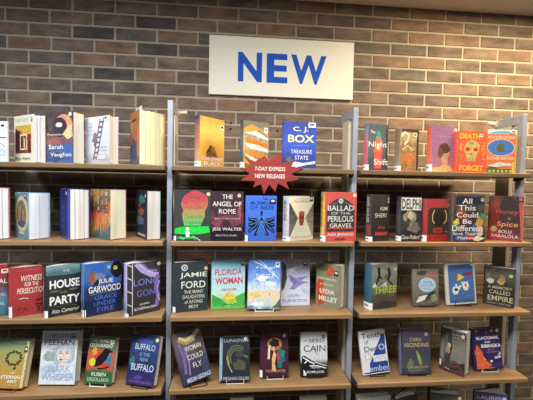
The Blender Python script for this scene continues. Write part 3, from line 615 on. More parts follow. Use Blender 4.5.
book('multicoloured floral book with a white title of five lines on the second shelf', 1, (450.4, 240.2), (484.6, 240.6), 194.6,
     G((.2, (62, 54, 66)), (.4, (96, 78, 70)), (.55, (70, 66, 100)), (.7, (128, 110, 66)), (.85, (52, 48, 60)), nz=.5, scale=5, v=.4), yaw=0, t=.034, off=.016,
     art=[R((44, 46, 60), .12, .8, .9, .96), B((140, 76, 60), .28, .6, .14, .1, 2), B((196, 150, 66), .82, .4, .12, .14, 3), B((66, 90, 160), .68, .26, .14, .1, 4), B((206, 168, 130), .85, .22, .1, .1, 5), B((60, 110, 130), .12, .25, .1, .09, 6), B((190, 66, 56), .6, .1, .16, .06, 7), B((74, 86, 170), .3, .08, .18, .06, 8), B((214, 190, 80), .15, .42, .08, .07, 9), B((150, 60, 110), .45, .45, .1, .06, 11), B((222, 214, 200), .82, .07, .14, .04, 12), R((110, 96, 66), .0, 0, .06, 1), R((120, 104, 70), .94, .3, 1, 1), B((70, 130, 110), .9, .55, .08, .06, 13)],
     text=[T('All', (236, 230, 216), .44, .87, .28, .11), T('This', (236, 230, 216), .44, .725, .5, .11), T('Could', (236, 230, 216), .46, .575, .62, .11), T('Be', (236, 230, 216), .46, .435, .26, .1), T('Different', (240, 234, 220), .48, .29, .9, .125), T('Sarah Thankam', (232, 226, 214), .48, .175, .86, .06, 'author'), T('Mathews', (232, 226, 214), .48, .085, .56, .06, 'author')], sticker=((190, 196, 186), .88, .9, (60, 70, 70)))
book('dark book with a rosy portrait at the right end of the second shelf', 1, (488, 241), (521.8, 243), 195.6,
     G((.0, (150, 50, 60)), (.25, (84, 46, 48)), (.6, (62, 52, 50)), (1, (70, 60, 56)), nz=.15, scale=4), yaw=-46, t=.042, off=.014, page=(226, 170, 150),
     art=[B((128, 50, 44), .2, .72, .2, .24, 3), B((150, 62, 52), .24, .75, .1, .12, 5), B((140, 44, 56), .2, .3, .2, .28, 6, rough=.2), B((62, 48, 44), .6, .8, .25, .18, 2), P((196, 84, 76), (.86, 1), (1, 1), (1, .0), (.97, 0), (.93, .4)), P((176, 56, 68), (0, 0), (.6, 0), (.4, .08), (.2, .3), (0, .3)), E((206, 176, 110), .16, .25, .1, .065)],
     text=[T('Honey', (206, 84, 84), .54, .63, .66, .13, 'title', .0, .1), T('&', (206, 96, 80), .62, .5, .12, .06), T('Spice', (232, 176, 90), .56, .355, .62, .14, 'title', .0, .1), T('BOLU', (226, 214, 206), .5, .2, .38, .07, 'author'), T('BABALOLA', (226, 214, 206), .5, .1, .8, .07, 'author')], chip=((60, 50, 50), .92, .92, .011, .012, (196, 120, 110)), spine=(150, 60, 62))
# ---- third shelf, left bay
book('red and teal book cut off by the left picture edge on the third shelf', 2, (-20, 320), (8, 315.6), 266.5,
     G((.0, (56, 84, 110)), (.35, (84, 128, 160)), (.6, (110, 60, 66)), (.75, (160, 40, 46)), (1, (150, 34, 40)), nz=.15, scale=4), t=.026,
     text=[T('FINAL', (232, 226, 226), .64, .68, .7, .09), T('REVIVAL', (206, 190, 190), .6, .42, .7, .06), T('OPAL', (190, 206, 220), .6, .25, .6, .06)], chip=((226, 210, 200), .9, .87, .012, .009, (150, 60, 60)))
book('red book with white title lettering and a small black table on the third shelf', 2, (10.4, 318), (42.6, 313.2), 268.3,
     G((.0, (150, 36, 40)), (.5, (172, 44, 48)), (1, (162, 42, 46)), nz=.12), t=.028, spine=(176, 66, 64), slabel=(.0, .22), yaw=30, fan=26, leaves=2,
     art=[P((30, 20, 22), (.24, .355), (.35, .385), (.5, .38), (.57, .345), (.42, .355)), L((236, 226, 220), .02, (.27, .35), (.4, .368), (.56, .345)), R((70, 22, 26), .76, .2, 1, .225), L((60, 20, 24), .03, (.8, .2), (.92, .06)), L((60, 20, 24), .03, (.95, .2), (.82, .06)), R((60, 20, 24), .78, .28, 1, .31), L((120, 28, 32), .025, (.2, .04), (.26, .16), (.36, .06), (.46, .17), (.56, .06)), L((120, 28, 32), .02, (.15, .14), (.3, .18), (.5, .1))],
     text=[T('P.J. FITZSIMMONS', (206, 140, 136), .55, .925, .7, .028, 'author', 0), T('WITNESS', (240, 226, 214), .66, .765, .66, .115, 'title', .005, .15), T('FOR THE', (240, 226, 214), .66, .64, .44, .085, 'title', .005, .15), T('PERSECUTION', (240, 226, 214), .66, .51, .9, .115, 'title', .005, .15)])
book('black and teal hardcover with two bold white title words on the third shelf', 2, (46.2, 319), (80.4, 313), 267,
     G((.0, (34, 38, 38)), (.5, (40, 46, 46)), (.83, (44, 54, 56)), (.88, (84, 120, 128)), (1, (120, 158, 166)), nz=.05, scale=6), t=.034, yaw=34, fan=24, leaves=2, spine=(40, 46, 52), slabel=(.0, .14), spine_text=('HOUSE PARTY', (206, 214, 214), .18, .96),
     art=[P((80, 112, 118), (0, .82), (0, .87), (.3, .9), (.6, .86), (1, .9), (1, .82), (.6, .8)), B((110, 100, 64), .24, .5, .14, .02, 3), B((110, 100, 64), .8, .5, .14, .02, 5), L((96, 90, 62), .015, (.1, .22), (.4, .18), (.6, .22), (.9, .16)), B((84, 80, 60), .5, .3, .2, .015, 4)],
     text=[T('THE', (200, 214, 216), .58, .885, .2, .045, 'subtitle'), T('HOUSE', (238, 238, 234), .54, .635, .88, .165, bold=.03), T('on the', (176, 158, 96), .5, .47, .2, .05, 'subtitle', 0, .3), T('PARTY', (238, 238, 234), .54, .315, .88, .165, bold=.03), T('Rita Cameron', (226, 226, 220), .56, .105, .8, .075, 'author', 0, .35)])
book('blue and black hardcover with a white name above a blue title of three lines', 2, (84.2, 317.8), (121.6, 312), 264.4,
     G((.0, (24, 28, 44)), (.3, (30, 46, 90)), (.5, (40, 44, 66)), (.7, (36, 88, 176)), (.85, (70, 104, 140)), (1, (40, 90, 190)), nz=.3, scale=3), t=.034, yaw=34, fan=14, spine=G((.1, (44, 66, 120)), (.6, (60, 120, 206)), (1, (70, 136, 216)), nz=.15), slabel=(0, .14), spine_text=('GARWOOD', (140, 180, 226), .3, .9),
     art=[P((46, 100, 190), (.1, .95), (.5, .98), (.55, .7), (.3, .6)), B((140, 90, 74), .25, .72, .15, .11, 3), B((110, 130, 150), .4, .72, .16, .07, 5), P((30, 28, 40), (.2, .56), (.35, .7), (.42, .58)), B((22, 24, 34), .86, .84, .16, .16, 2, rough=.1), R((26, 36, 70), 0, 0, 1, .3), L((130, 150, 190), .012, (.14, .4), (.92, .435)), E((130, 180, 226), .64, .9, .05, .035)],
     text=[T('JULIE', (232, 232, 232), .56, .63, .4, .1, 'author', .015), T('GARWOOD', (236, 236, 236), .54, .495, .86, .125, 'author', .015), T('GRACE', (76, 116, 206), .56, .335, .6, .085), T('UNDER', (70, 108, 200), .54, .22, .6, .085), T('FIRE', (64, 98, 186), .56, .105, .46, .085)], sticker=((206, 214, 90), .82, .87, (60, 70, 40)))
book('black book with a lavender scarf and film strip edge on the third shelf', 2, (127, 317.2), (160, 312), 264.2,
     G((.0, (46, 46, 48)), (.5, (54, 52, 56)), (1, (58, 56, 62)), nz=.12), t=.034, yaw=35, fan=20, leaves=2, spine=G((.0, (206, 206, 226)), (.12, (90, 130, 160)), (.3, (176, 170, 214)), (1, (184, 178, 222)), nz=.06), slabel=(0, .06),
     art=[L((176, 160, 216), .14, (.25, .99), (.45, .84), (.7, .74), (.95, .72)), L((130, 112, 176), .07, (.45, .97), (.62, .84), (.9, .8)), L((196, 184, 226), .04, (.36, .98), (.56, .84), (.85, .75)), L((130, 104, 176), .12, (.92, .72), (.86, .5), (.94, .3), (.88, .1)), L((176, 158, 214), .04, (.97, .6), (.9, .42), (.98, .2)), R((196, 192, 200), .14, .02, .165, .99)] + [L((196, 192, 200), .03, (0, .24+.25*k), (.14, .18+.25*k)) for k in range(4)],
     text=[T('LONG', (120, 126, 206), .56, .62, .74, .125), T('GONE', (110, 112, 190), .62, .405, .68, .125), T('JOANNA', (226, 222, 232), .52, .19, .3, .05, 'author'), T('SCHAFFHAUSEN', (226, 222, 232), .54, .11, .66, .05, 'author')], sticker=((206, 196, 186), .95, .94))
# ---- third shelf, middle bay
book('plain dark slate hardcover with thin white lettering beside the sky blue alligator book', 2, (174, 313), (207.4, 310), 262.8,
     G((.0, (44, 54, 58)), (.5, (50, 62, 66)), (1, (48, 58, 64)), nz=.1), t=.03, fan=18, slabel=(.01, .12),
     art=[E((196, 200, 206), .3, .89, .1, .065), E((90, 96, 120), .3, .89, .065, .042), E((206, 208, 212), .3, .89, .03, .02)],
     text=[T('JAMIE', (232, 232, 226), .57, .73, .8, .125, 'author', .005), T('FORD', (232, 232, 226), .57, .545, .72, .14, 'author', .005), T('THE MANY', (206, 206, 196), .58, .4, .58, .07, bold=.006), T('DAUGHTERS', (206, 206, 196), .58, .3, .66, .07, bold=.006), T('of AFONG', (206, 206, 196), .58, .2, .54, .07, bold=.006), T('MOY', (206, 206, 196), .58, .1, .28, .065, bold=.006)], sticker=((196, 170, 110), .94, .86))
book('sky blue and green book with pink title and yellow alligator on the third shelf', 2, (212, 309.6), (244.6, 308.4), 260,
     G((.0, (120, 190, 90)), (.12, (150, 206, 120)), (.3, (190, 222, 190)), (.4, (182, 220, 226)), (.8, (150, 200, 216)), (1, (124, 186, 210)), nz=.06, scale=5), t=.028, lean=3,
     art=[P((60, 160, 72), (0, .05), (0, .3), (.3, .2), (.5, .08)), P((76, 172, 80), (1, .05), (1, .33), (.7, .24), (.5, .08)), P((130, 196, 100), (.3, .22), (.5, .28), (.72, .22), (.5, .12)), B((226, 196, 84), .55, .23, .15, .1, 4), E((216, 170, 70), .45, .29, .05, .035), B((170, 196, 66), .62, .16, .12, .05, 2), L((60, 130, 60), .02, (.3, .06), (.5, .1), (.7, .05)), P((100, 180, 84), (0, 0), (1, 0), (1, .08), (.5, .05), (0, .08))],
     text=[T('FLORIDA', (206, 72, 110), .5, .755, .84, .12, 'title', .02, .0, 2), T('WOMAN', (208, 60, 90), .51, .58, .84, .135, 'title', .03, 0, 2), T('DEB ROGERS', (200, 90, 100), .52, .4, .48, .045, 'author', .01, 0, 2)], chip=((60, 70, 76), .93, .935, .008, .013, (226, 230, 226)))
book('blue sky and beach book held on a white stand on the third shelf', 2, (248.2, 309), (279.6, 308.6), 259.2,
     G((.0, (96, 130, 130)), (.1, (170, 200, 220)), (.22, (226, 206, 160)), (.34, (222, 200, 160)), (.42, (206, 220, 232)), (.6, (110, 160, 220)), (.8, (64, 116, 200)), (1, (84, 134, 210)), nz=.2, scale=4), yaw=0, lean=8, roll=-1.4, lift=.0042, t=.028, stand=((226, 226, 226), 'white stand holding the blue sky and beach book'),
     art=[L((206, 222, 238), .03, (.1, .97), (.5, .86), (.85, .66)), L((190, 210, 234), .025, (.3, .98), (.7, .8), (.95, .6)), B((226, 232, 238), .4, .62, .2, .05, 3), B((216, 226, 238), .7, .5, .2, .05, 5), P((86, 110, 76), (.75, .03), (1, .03), (1, .22), (.9, .12)), B((206, 110, 90), .66, .3, .02, .02, 2), B((226, 190, 120), .2, .28, .18, .04, 6), B((226, 232, 240), .3, .1, .2, .04, 8)],
     text=[T('THE SEA', (226, 234, 242), .5, .66, .6, .09, bold=0), T('CANYON', (226, 234, 242), .5, .44, .7, .07, bold=0), T('a novel', (226, 234, 242), .5, .84, .6, .05, 'subtitle', 0)], chip=((230, 234, 236), .9, .9, .009, .012, (60, 70, 80)))
book('lavender book with spread bird wings partly behind the blue sky and beach book', 2, (281, 306), (309.6, 306.2), 259.6,
     G((.0, (196, 210, 232)), (.3, (206, 214, 236)), (.7, (176, 180, 214)), (1, (150, 148, 160)), nz=.2, scale=4), yaw=2, lean=4, t=.026,
     art=[P((66, 62, 70), (.02, .3), (.12, .4), (.2, .6), (.16, .9), (.04, .95), (0, .5)), P((216, 220, 232), (.2, .78), (.5, .86), (.8, .9), (.9, .84), (.5, .78), (.3, .7)), P((138, 130, 184), (.24, .66), (.5, .6), (.95, .64), (.7, .54), (.96, .5), (.7, .46), (.86, .24), (.62, .42), (.44, .34), (.3, .36), (.44, .5)), P((120, 112, 170), (.3, .66), (.48, .58), (.6, .5), (.44, .46), (.3, .56)), P((190, 196, 226), (.6, .42), (.95, .22), (.98, .3), (.7, .46))],
     text=[T('SWIFT', (190, 186, 200), .5, .88, .6, .05, bold=0), T('LION', (96, 104, 150), .45, .22, .36, .055), T('PLANKTON', (110, 118, 160), .48, .11, .84, .06, bold=.005)], chip=((70, 70, 80), .84, .91, .01, .012, (222, 222, 226)))
book('grey green book with red flowers turned to show its pages on the third shelf', 2, (315.6, 304.4), (339.2, 308.6), 262,
     G((.0, (130, 128, 104)), (.5, (140, 142, 114)), (1, (128, 130, 104)), nz=.12, scale=4), t=.048, yaw=-42, page=(226, 216, 190),
     art=[B((196, 84, 50), .55, .84, .2, .1, 3), B((206, 100, 60), .5, .86, .1, .05, 5), B((190, 76, 54), .18, .45, .16, .2, 4), B((176, 62, 50), .2, .18, .18, .16, 6), B((206, 110, 70), .3, .32, .1, .1, 7), L((96, 104, 70), .03, (.3, .6), (.45, .75), (.5, .9)), B((96, 100, 76), .3, .9, .2, .07, 8)],
     text=[T('DINOSAURS', (226, 222, 206), .46, .65, .8, .055), T('A NOVEL', (226, 222, 206), .46, .52, .6, .045), T('LYDIA', (236, 230, 218), .48, .36, .62, .1, 'author', .02), T('MILLET', (236, 230, 218), .52, .19, .78, .11, 'author', .02)], chip=((62, 60, 54), .84, .81, .011, .013, (206, 202, 186)))
# ---- third shelf, right bay
book('thick grey book with a yellow green title and teal spine on the third shelf', 2, (371.2, 310.2), (396, 308.4), 264.6,
     G((.0, (66, 70, 66)), (.25, (84, 80, 70)), (.5, (120, 120, 104)), (.8, (150, 150, 134)), (1, (120, 118, 104)), nz=.25, scale=4), t=.056, yaw=16, fan=6, spine=G((.1, (44, 92, 116)), (.6, (50, 104, 130)), (1, (60, 106, 128)), nz=.08), slabel=(.0, .15), spine_text=('THREE', (150, 196, 70), .25, .62),
     art=[L((40, 44, 44), .1, (.22, .62), (.28, .76), (.24, .93)), L((40, 44, 44), .06, (.2, .62), (.12, .5)), L((40, 44, 44), .06, (.28, .74), (.4, .66)), L((44, 46, 46), .11, (.62, .62), (.7, .76), (.64, .9)), L((44, 46, 46), .05, (.66, .62), (.84, .5)), L((44, 46, 46), .05, (.6, .76), (.5, .68)), P((222, 222, 210), (0, .5), (.12, .6), (.2, .5)), P((206, 206, 190), (.3, .5), (.55, .6), (.6, .5)), B((50, 54, 52), .5, .08, .45, .07, 3)],
     text=[T('THREE', (176, 196, 62), .53, .42, .9, .16, 'title', .03), T('VALERIE PEREZ', (130, 96, 84), .52, .235, .86, .05, 'author', .005)], sticker=((226, 226, 206), .92, .87, (50, 50, 46)))
book('small plastic covered grey book with a pale blue circle on the third shelf', 2, (414.6, 306), (438.8, 306.4), 269.4,
     G((.0, (88, 88, 82)), (.4, (120, 116, 104)), (.8, (136, 130, 120)), (1, (110, 106, 98)), nz=.35, scale=5), yaw=2, lean=5, t=.024, stand=((44, 42, 40), 'dark stand holding the small book with the pale blue circle'),
     art=[R((150, 100, 110), .6, .84, .9, .94), B((190, 110, 66), .68, .82, .18, .04, 4), B((70, 66, 62), .3, .9, .22, .06, 3), P((64, 60, 56), (.1, .3), (.5, .22), (.9, .34), (.8, .4), (.4, .3)), P((226, 226, 220), (.06, .1), (.2, .26), (.55, .3), (.4, .16), (.2, .1)), B((150, 140, 110), .8, .2, .15, .1, 6), P((70, 76, 66), (.4, .14), (.6, .3), (.7, .2)), E((176, 206, 226), .53, .57, .36, .2)],
     text=[T('WEST SIDE', (110, 130, 160), .53, .65, .4, .045), T('LOVE STORY', (196, 110, 130), .53, .555, .56, .05), T('a novel', (120, 140, 170), .53, .46, .3, .04)])
book('blue book with a white border and two white hands on the third shelf', 2, (448.6, 305), (476.6, 305.6), 263.8,
     flat((206, 204, 190), .4, .04, 30, 0, .3), yaw=0, lean=5, roll=3, t=.022, stand=((50, 46, 42), 'dark stand holding the blue book with the white border'),
     art=[R(G((.0, (66, 104, 160)), (.5, (70, 112, 176)), (1, (64, 100, 156)), nz=.05), .05, .035, .95, .965), P((226, 206, 66), (.36, .56), (.62, .65), (.4, .75)), P((60, 150, 96), (.42, .48), (.5, .54), (.4, .56)), P((206, 72, 62), (.22, .68), (.36, .72), (.36, .64)), P((48, 52, 60), (.56, .7), (.68, .72), (.62, .76)), E((150, 56, 70), .78, .73, .13, .045), P((232, 232, 226), (.16, .3), (.22, .24), (.34, .25), (.4, .34), (.5, .44), (.46, .47), (.36, .42), (.34, .5), (.28, .5), (.27, .42), (.2, .44), (.18, .4)), R((36, 36, 40), .24, .33, .36, .39), P((232, 232, 226), (.56, .36), (.6, .32), (.72, .34), (.76, .44), (.72, .56), (.66, .52), (.6, .56), (.56, .52), (.52, .56), (.5, .5)), P((196, 62, 60), (.58, .46), (.66, .5), (.68, .4))],
     text=[T('CLOSE-UP', (40, 60, 100), .5, .9, .86, .07, 'title', 0), T('MICHELLE HUNEVEN', (44, 70, 120), .5, .08, .8, .045, 'author', 0), T('a novel', (170, 196, 220), .7, .2, .2, .025, 'subtitle', 0)], sticker=((214, 196, 160), .9, .955))
book("black and brown book with pale title words at the third shelf's right end", 2, (483.6, 303.4), (513.6, 309.4), 265.6,
     G((.0, (52, 50, 46)), (.5, (56, 54, 50)), (.6, (76, 72, 62)), (.8, (92, 86, 72)), (1, (58, 56, 52)), nz=.25, scale=5), t=.036, yaw=-42, fan=2, spine=(44, 42, 40),
     art=[R((50, 48, 46), 0, 0, 1, .52), B((200, 190, 170), .2, .64, .12, .06, 4), E((196, 200, 200), .2, .62, .1, .06), B((196, 160, 84), .55, .64, .14, .07, 3), B((150, 130, 90), .6, .72, .1, .08, 5), B((120, 110, 90), .12, .75, .08, .08, 6), L((110, 104, 90), .03, (.3, .78), (.5, .74), (.8, .8))],
     text=[T('A MEMORY', (196, 186, 160), .52, .475, .82, .075, bold=.005), T('CALLED', (202, 190, 160), .52, .355, .7, .095, bold=.005), T('EMPIRE', (206, 192, 156), .55, .195, .84, .13, bold=.005), T('ARKADY MARTINE', (176, 168, 150), .5, .065, .8, .04, 'author', 0)], sticker=((190, 196, 130), .87, .81))
# ---- fourth shelf, left bay
book('green to orange book with a ring of leaves cut by the left picture edge', 3, (-14, 388), (22.2, 387.6), 338,
     G((.0, (176, 128, 50)), (.3, (190, 146, 62)), (.6, (170, 150, 84)), (.8, (140, 156, 110)), (1, (120, 146, 116)), nz=.12, scale=4), yaw=-6, lean=17, t=.034, page=(206, 196, 170), stand=((150, 90, 60), 'brown stand holding the green to orange book at the left picture edge'),
     art=[E((70, 78, 46), .62+.2*math.cos(k*.45), .6+.13*math.sin(k*.45), .055, .022, k*26+(50 if k % 2 else -20)) for k in range(14)] + [L((66, 72, 44), .014, *[(.62+.2*math.cos(k*.35), .6+.13*math.sin(k*.35)) for k in range(18)]), L((66, 72, 44), .02, (.66, .48), (.72, .42), (.7, .38)), E((70, 78, 46), .68, .4, .04, .02, 30), R((214, 196, 140), .92, .02, .99, .96)],
     text=[T('THE LIVES', (96, 120, 96), .7, .9, .5, .03, 'subtitle', 0), T('of', (236, 230, 214), .66, .31, .12, .045), T('ETERNAL', (238, 232, 216), .64, .225, .56, .065, bold=.025), T('ART', (238, 232, 216), .68, .14, .28, .06, bold=.025), T('a novel', (226, 214, 180), .66, .07, .4, .025, 'author', 0)], chip=((50, 52, 46), .93, .78, .007, .012, (220, 214, 190)))
book('icy white book with a pale face and dark lips leaning on the fourth shelf', 3, (38.4, 384.4), (74.2, 382.4), 330.6,
     G((.0, (222, 230, 238)), (.3, (204, 216, 230)), (.55, (226, 232, 236)), (.8, (210, 220, 228)), (1, (196, 206, 218)), nz=.35, scale=4), lean=10, t=.03, yaw=-4, pgx=79.5, page=(222, 222, 218), fan=8, lift=.0042,
     art=[B((176, 190, 204), .62, .56, .36, .2, 5, rough=.2), E((228, 212, 202), .64, .53, .19, .12, 12), P((224, 208, 200), (.52, .4), (.72, .4), (.9, .28), (.5, .26)), P((196, 206, 214), (.42, .56), (.46, .68), (.62, .71), (.8, .66), (.86, .56), (.78, .62), (.62, .64), (.5, .6)), P((92, 36, 54), (.52, .46), (.57, .474), (.62, .46), (.57, .442)), P((70, 74, 84), (.5, .575), (.545, .588), (.6, .575), (.55, .566)), P((70, 74, 84), (.67, .58), (.73, .594), (.79, .58), (.73, .57)), L((150, 130, 126), .012, (.49, .603), (.55, .615), (.61, .602)), L((150, 130, 126), .012, (.67, .607), (.73, .62), (.8, .606)), L((196, 168, 158), .018, (.625, .56), (.61, .505), (.64, .5)), B((154, 170, 166), .24, .52, .16, .09, 8), B((206, 214, 216), .3, .72, .2, .06, 11), B((180, 198, 218), .28, .28, .24, .08, 6), B((232, 234, 238), .74, .28, .22, .07, 4), B((190, 204, 206), .88, .74, .1, .07, 9)],
     text=[T('CHRISTINE', (128, 108, 136), .48, .905, .82, .085, 'author', .01), T('FEEHAN', (122, 96, 126), .5, .785, .84, .105, 'author', .015), T('DARK', (150, 176, 210), .56, .29, .62, .11, 'title', .01), T('WHISPER', (150, 176, 210), .52, .14, .92, .12, 'title', .01)], chip=((70, 72, 80), .9, .91, .008, .01, (210, 214, 220)))
book('dark green book with a black crow among red and yellow leaves on the fourth shelf', 3, (84.2, 383), (110.8, 382.8), 336,
     G((.0, (50, 96, 56)), (.25, (60, 104, 66)), (.4, (196, 74, 50)), (.6, (190, 84, 56)), (.75, (70, 110, 80)), (1, (96, 120, 96)), nz=.3, scale=5), yaw=-10, lean=15, t=.032, page=(222, 206, 190), stand=((230, 228, 224), 'white stand holding the dark green crow book'),
     art=[B((206, 70, 50), .4, .6, .22, .12, 3), B((214, 160, 60), .24, .68, .1, .08, 5), B((70, 120, 150), .82, .5, .1, .12, 4), B((196, 60, 50), .7, .36, .14, .07, 6), R((52, 96, 56), 0, 0, .95, .26), P((24, 26, 30), (.28, .42), (.36, .56), (.5, .64), (.62, .76), (.78, .74), (.96, .68), (.8, .66), (.72, .52), (.56, .4), (.4, .36), (.3, .36)), L((22, 24, 28), .04, (.42, .32), (.66, .33), (.86, .37)), E((196, 214, 56), .2, .45, .12, .085)],
     text=[T('THE FAMILY', (236, 232, 222), .44, .915, .82, .075, bold=.02), T('IZQUIERDO', (236, 232, 222), .47, .805, .86, .085, bold=.02), T('RUBEN', (226, 232, 214), .5, .2, .54, .075, 'author'), T('DEGOLLADO', (196, 214, 176), .5, .09, .8, .075, 'author')], chip=((226, 226, 216), .88, .89, .008, .008, (170, 60, 60)))
book('deep blue and violet book with pale title words beside the black crow book', 3, (125.6, 383), (153.4, 385.2), 333.4,
     G((.0, (66, 44, 100)), (.15, (40, 40, 90)), (.4, (34, 44, 86)), (.7, (44, 66, 120)), (1, (40, 52, 100)), nz=.35, scale=5), yaw=-18, lean=16, t=.032, page=(216, 210, 196), stand=((46, 36, 44), 'dark stand holding the deep blue and violet book'),
     art=[B((74, 62, 150), .4, .14, .14, .05, 3), B((60, 90, 160), .5, .86, .3, .05, 5), B((60, 110, 120), .12, .45, .08, .1, 4), B((70, 50, 130), .7, .3, .2, .05, 6)] + [E((130, 160, 210), rnd.random(), rnd.random(), .012, .008, 0, 6) for _ in range(10)],
     text=[T('BUFFALO', (196, 214, 232), .52, .755, .72, .12), T('IS THE', (130, 170, 214), .54, .605, .36, .07), T('NEW', (130, 170, 214), .54, .5, .3, .07), T('BUFFALO', (206, 220, 236), .52, .345, .8, .135), T('LAUREN BELFER', (130, 96, 180), .52, .06, .8, .05, 'author', .005)], sticker=((214, 210, 150), .92, .92))
# ---- fourth shelf, middle bay
book('tilted dark violet book with a pale collar and white title words on the fourth shelf', 3, (184.4, 387.6), (212.2, 377.6), 336,
     G((.0, (44, 40, 60)), (.3, (60, 56, 84)), (.6, (84, 76, 96)), (.85, (96, 84, 76)), (1, (54, 50, 56)), nz=.3, scale=4), yaw=16, lean=16, roll=12.5, t=.03, stand=((38, 36, 38), 'dark stand holding the tilted dark violet book'),
     art=[L((196, 176, 110), .12, (.18, .9), (.4, .82), (.66, .85), (.92, .95)), L((150, 128, 90), .08, (.14, .86), (.4, .76), (.7, .8)), L((110, 92, 150), .1, (.14, .8), (.22, .5), (.16, .2)), L((140, 120, 176), .05, (.3, .7), (.34, .4), (.28, .15)), B((70, 66, 60), .8, .6, .15, .2, 3), B((60, 64, 90), .84, .3, .14, .2, 5), R((40, 52, 84), 0, 0, 1, .13)],
     text=[T('THE', (214, 206, 190), .6, .83, .22, .085, bold=.005), T('WOMAN', (214, 208, 196), .6, .655, .56, .1, bold=.005), T('COULD', (214, 208, 196), .6, .48, .54, .1, bold=.005), T('FLY', (214, 208, 196), .6, .31, .3, .1, bold=.005), T('MEGAN GIDDINGS', (206, 210, 226), .56, .065, .84, .085, 'author', .01)])
book('dark navy book with a bronze coil and pale blue spine edge on the fourth shelf', 3, (220.2, 382), (249.6, 380.6), 337,
     G((.0, (36, 44, 58)), (.5, (40, 44, 50)), (1, (46, 54, 68)), nz=.2, scale=4), yaw=0, lean=14, t=.026, spine=G((.1, (150, 180, 206)), (.8, (170, 196, 216)), nz=.05), stand=((206, 206, 206), 'pale stand holding the dark navy book with the bronze coil'),
     art=[R((140, 172, 200), 0, .04, .06, .97)] + [L((120, 112, 84), .03, *[(.55 + r*math.cos(a/10)*.9, .52 + r*math.sin(a/10)*.75) for a in range(8, 40, 3)]) for r in (.24, .31, .38)] + [L((170, 160, 120), .035, (.22, .56), (.28, .36), (.4, .2)), L((96, 92, 76), .03, (.6, .66), (.8, .56), (.94, .5)), B((84, 80, 64), .66, .36, .2, .12, 4), L((150, 144, 120), .025, (.5, .58), (.7, .6), (.94, .54)), B((60, 66, 70), .66, .6, .16, .08, 6)],
     text=[T('LUNGFISH', (190, 192, 190), .52, .915, .84, .075, bold=0), T('MEGHAN GILLISS', (196, 200, 206), .54, .07, .86, .07, 'author', .0)], sticker=((226, 220, 206), .85, .95))
book('maroon book with two women and a golden moon on its cover on the fourth shelf', 3, (261, 377.4), (288.6, 376.6), 333,
     G((.0, (62, 26, 46)), (.5, (72, 30, 54)), (1, (76, 32, 54)), nz=.12), yaw=0, lean=14, t=.026, stand=((220, 214, 210), 'pale stand holding the maroon book with the golden moon'), slabel=(.0, .16),
     art=[E((196, 134, 62), .5, .74, .27, .15), B((52, 34, 40), .5, .76, .16, .1, 4), P((226, 210, 180), (.24, .4), (.32, .4), (.34, .66), (.26, .64)), E((214, 190, 160), .32, .68, .06, .045), P((222, 182, 120), (.4, .14), (.56, .12), (.5, .3), (.56, .5), (.48, .6), (.4, .42)), E((216, 170, 130), .46, .64, .06, .05), P((30, 110, 100), (.6, .2), (.76, .2), (.78, .5), (.7, .7), (.6, .56)), B((40, 130, 116), .78, .52, .1, .07, 3), L((46, 136, 120), .03, (.62, .3), (.8, .34)), B((176, 60, 90), .62, .44, .05, .1, 6), B((40, 96, 130), .82, .4, .06, .06, 8), B((190, 90, 70), .58, .64, .05, .05, 9)],
     text=[T('THE BOOK EATERS', (196, 164, 84), .52, .135, .72, .06, bold=0), T('A NOVEL', (150, 120, 90), .5, .94, .4, .025, 'subtitle', 0)], sticker=((214, 196, 160), .86, .93))
book('white and black book with a snowy mountainside and large thin title on the fourth shelf', 3, (302, 376.6), (327.6, 375.8), 333.4,
     G((.0, (26, 26, 28)), (.28, (40, 42, 44)), (.4, (206, 212, 216)), (.7, (214, 218, 220)), (1, (222, 224, 222)), nz=.04, scale=5), yaw=0, lean=9, t=.026,
     art=[P((28, 28, 32), (0, .0), (1, 0), (1, .2), (.7, .26), (.4, .36), (.1, .48), (0, .46)), L((222, 226, 228), .05, (.05, .44), (.3, .34), (.5, .28)), L((216, 220, 224), .04, (.3, .24), (.6, .24), (.95, .18)), L((216, 220, 224), .05, (.1, .3), (.2, .36)), L((206, 210, 214), .03, (.5, .33), (.8, .26), (.98, .24)), P((226, 228, 230), (.06, .02), (.06, .16), (.18, .08), (.16, .02)), L((90, 96, 104), .02, (.5, .58), (.62, .5)), L((80, 90, 100), .02, (.56, .7), (.52, .56))],
     text=[T('THE', (120, 126, 132), .14, .83, .12, .04, bold=0), T('SEED', (84, 90, 98), .58, .825, .62, .08, bold=0), T('CAIN', (64, 76, 90), .5, .645, .86, .15, bold=.005), T('AGNES', (226, 226, 226), .54, .205, .36, .045, 'author', .005), T('ROMILLIOR', (226, 226, 226), .54, .1, .66, .055, 'author', .01)], sticker=((60, 58, 54), .86, .92, (200, 190, 160)), stand=((40, 38, 38), 'dark stand holding the snowy white and black book'))
# ---- fourth shelf, right bay
book('tilted white and blue book with a diagonal blue wedge on the fourth shelf', 3, (364.6, 375.4), (389.6, 372.8), 332.6,
     flat((226, 228, 232), .4, .03, 30, 0, .3), yaw=2, lean=9, roll=5.5, t=.022, stand=((40, 46, 40), 'dark stand holding the tilted white and blue book'), name='paperback_book',
     art=[P((44, 76, 156), (.26, .24), (.92, .24), (.98, .9), (.86, .9)), R((40, 70, 150), .0, .02, .985, .05), P((40, 70, 150), (.24, .02), (.98, .02), (.98, .26), (.26, .26)), R((230, 232, 236), .42, .27, .96, .42), E((190, 200, 220), .8, .6, .12, .075), E((60, 84, 150), .8, .6, .08, .05), E((190, 194, 202), .22, .42, .14, .09), E((222, 224, 228), .22, .42, .11, .07), R((190, 200, 216), .46, .33, .9, .345), R((190, 200, 216), .46, .37, .9, .385)],
     text=[T('Tenth', (40, 52, 76), .44, .9, .78, .12, bold=0), T('of', (120, 128, 140), .22, .755, .18, .1, bold=0), T('Dec', (52, 60, 78), .36, .59, .5, .13, bold=0), T('ember', (206, 214, 232), .62, .125, .76, .13, bold=0)])
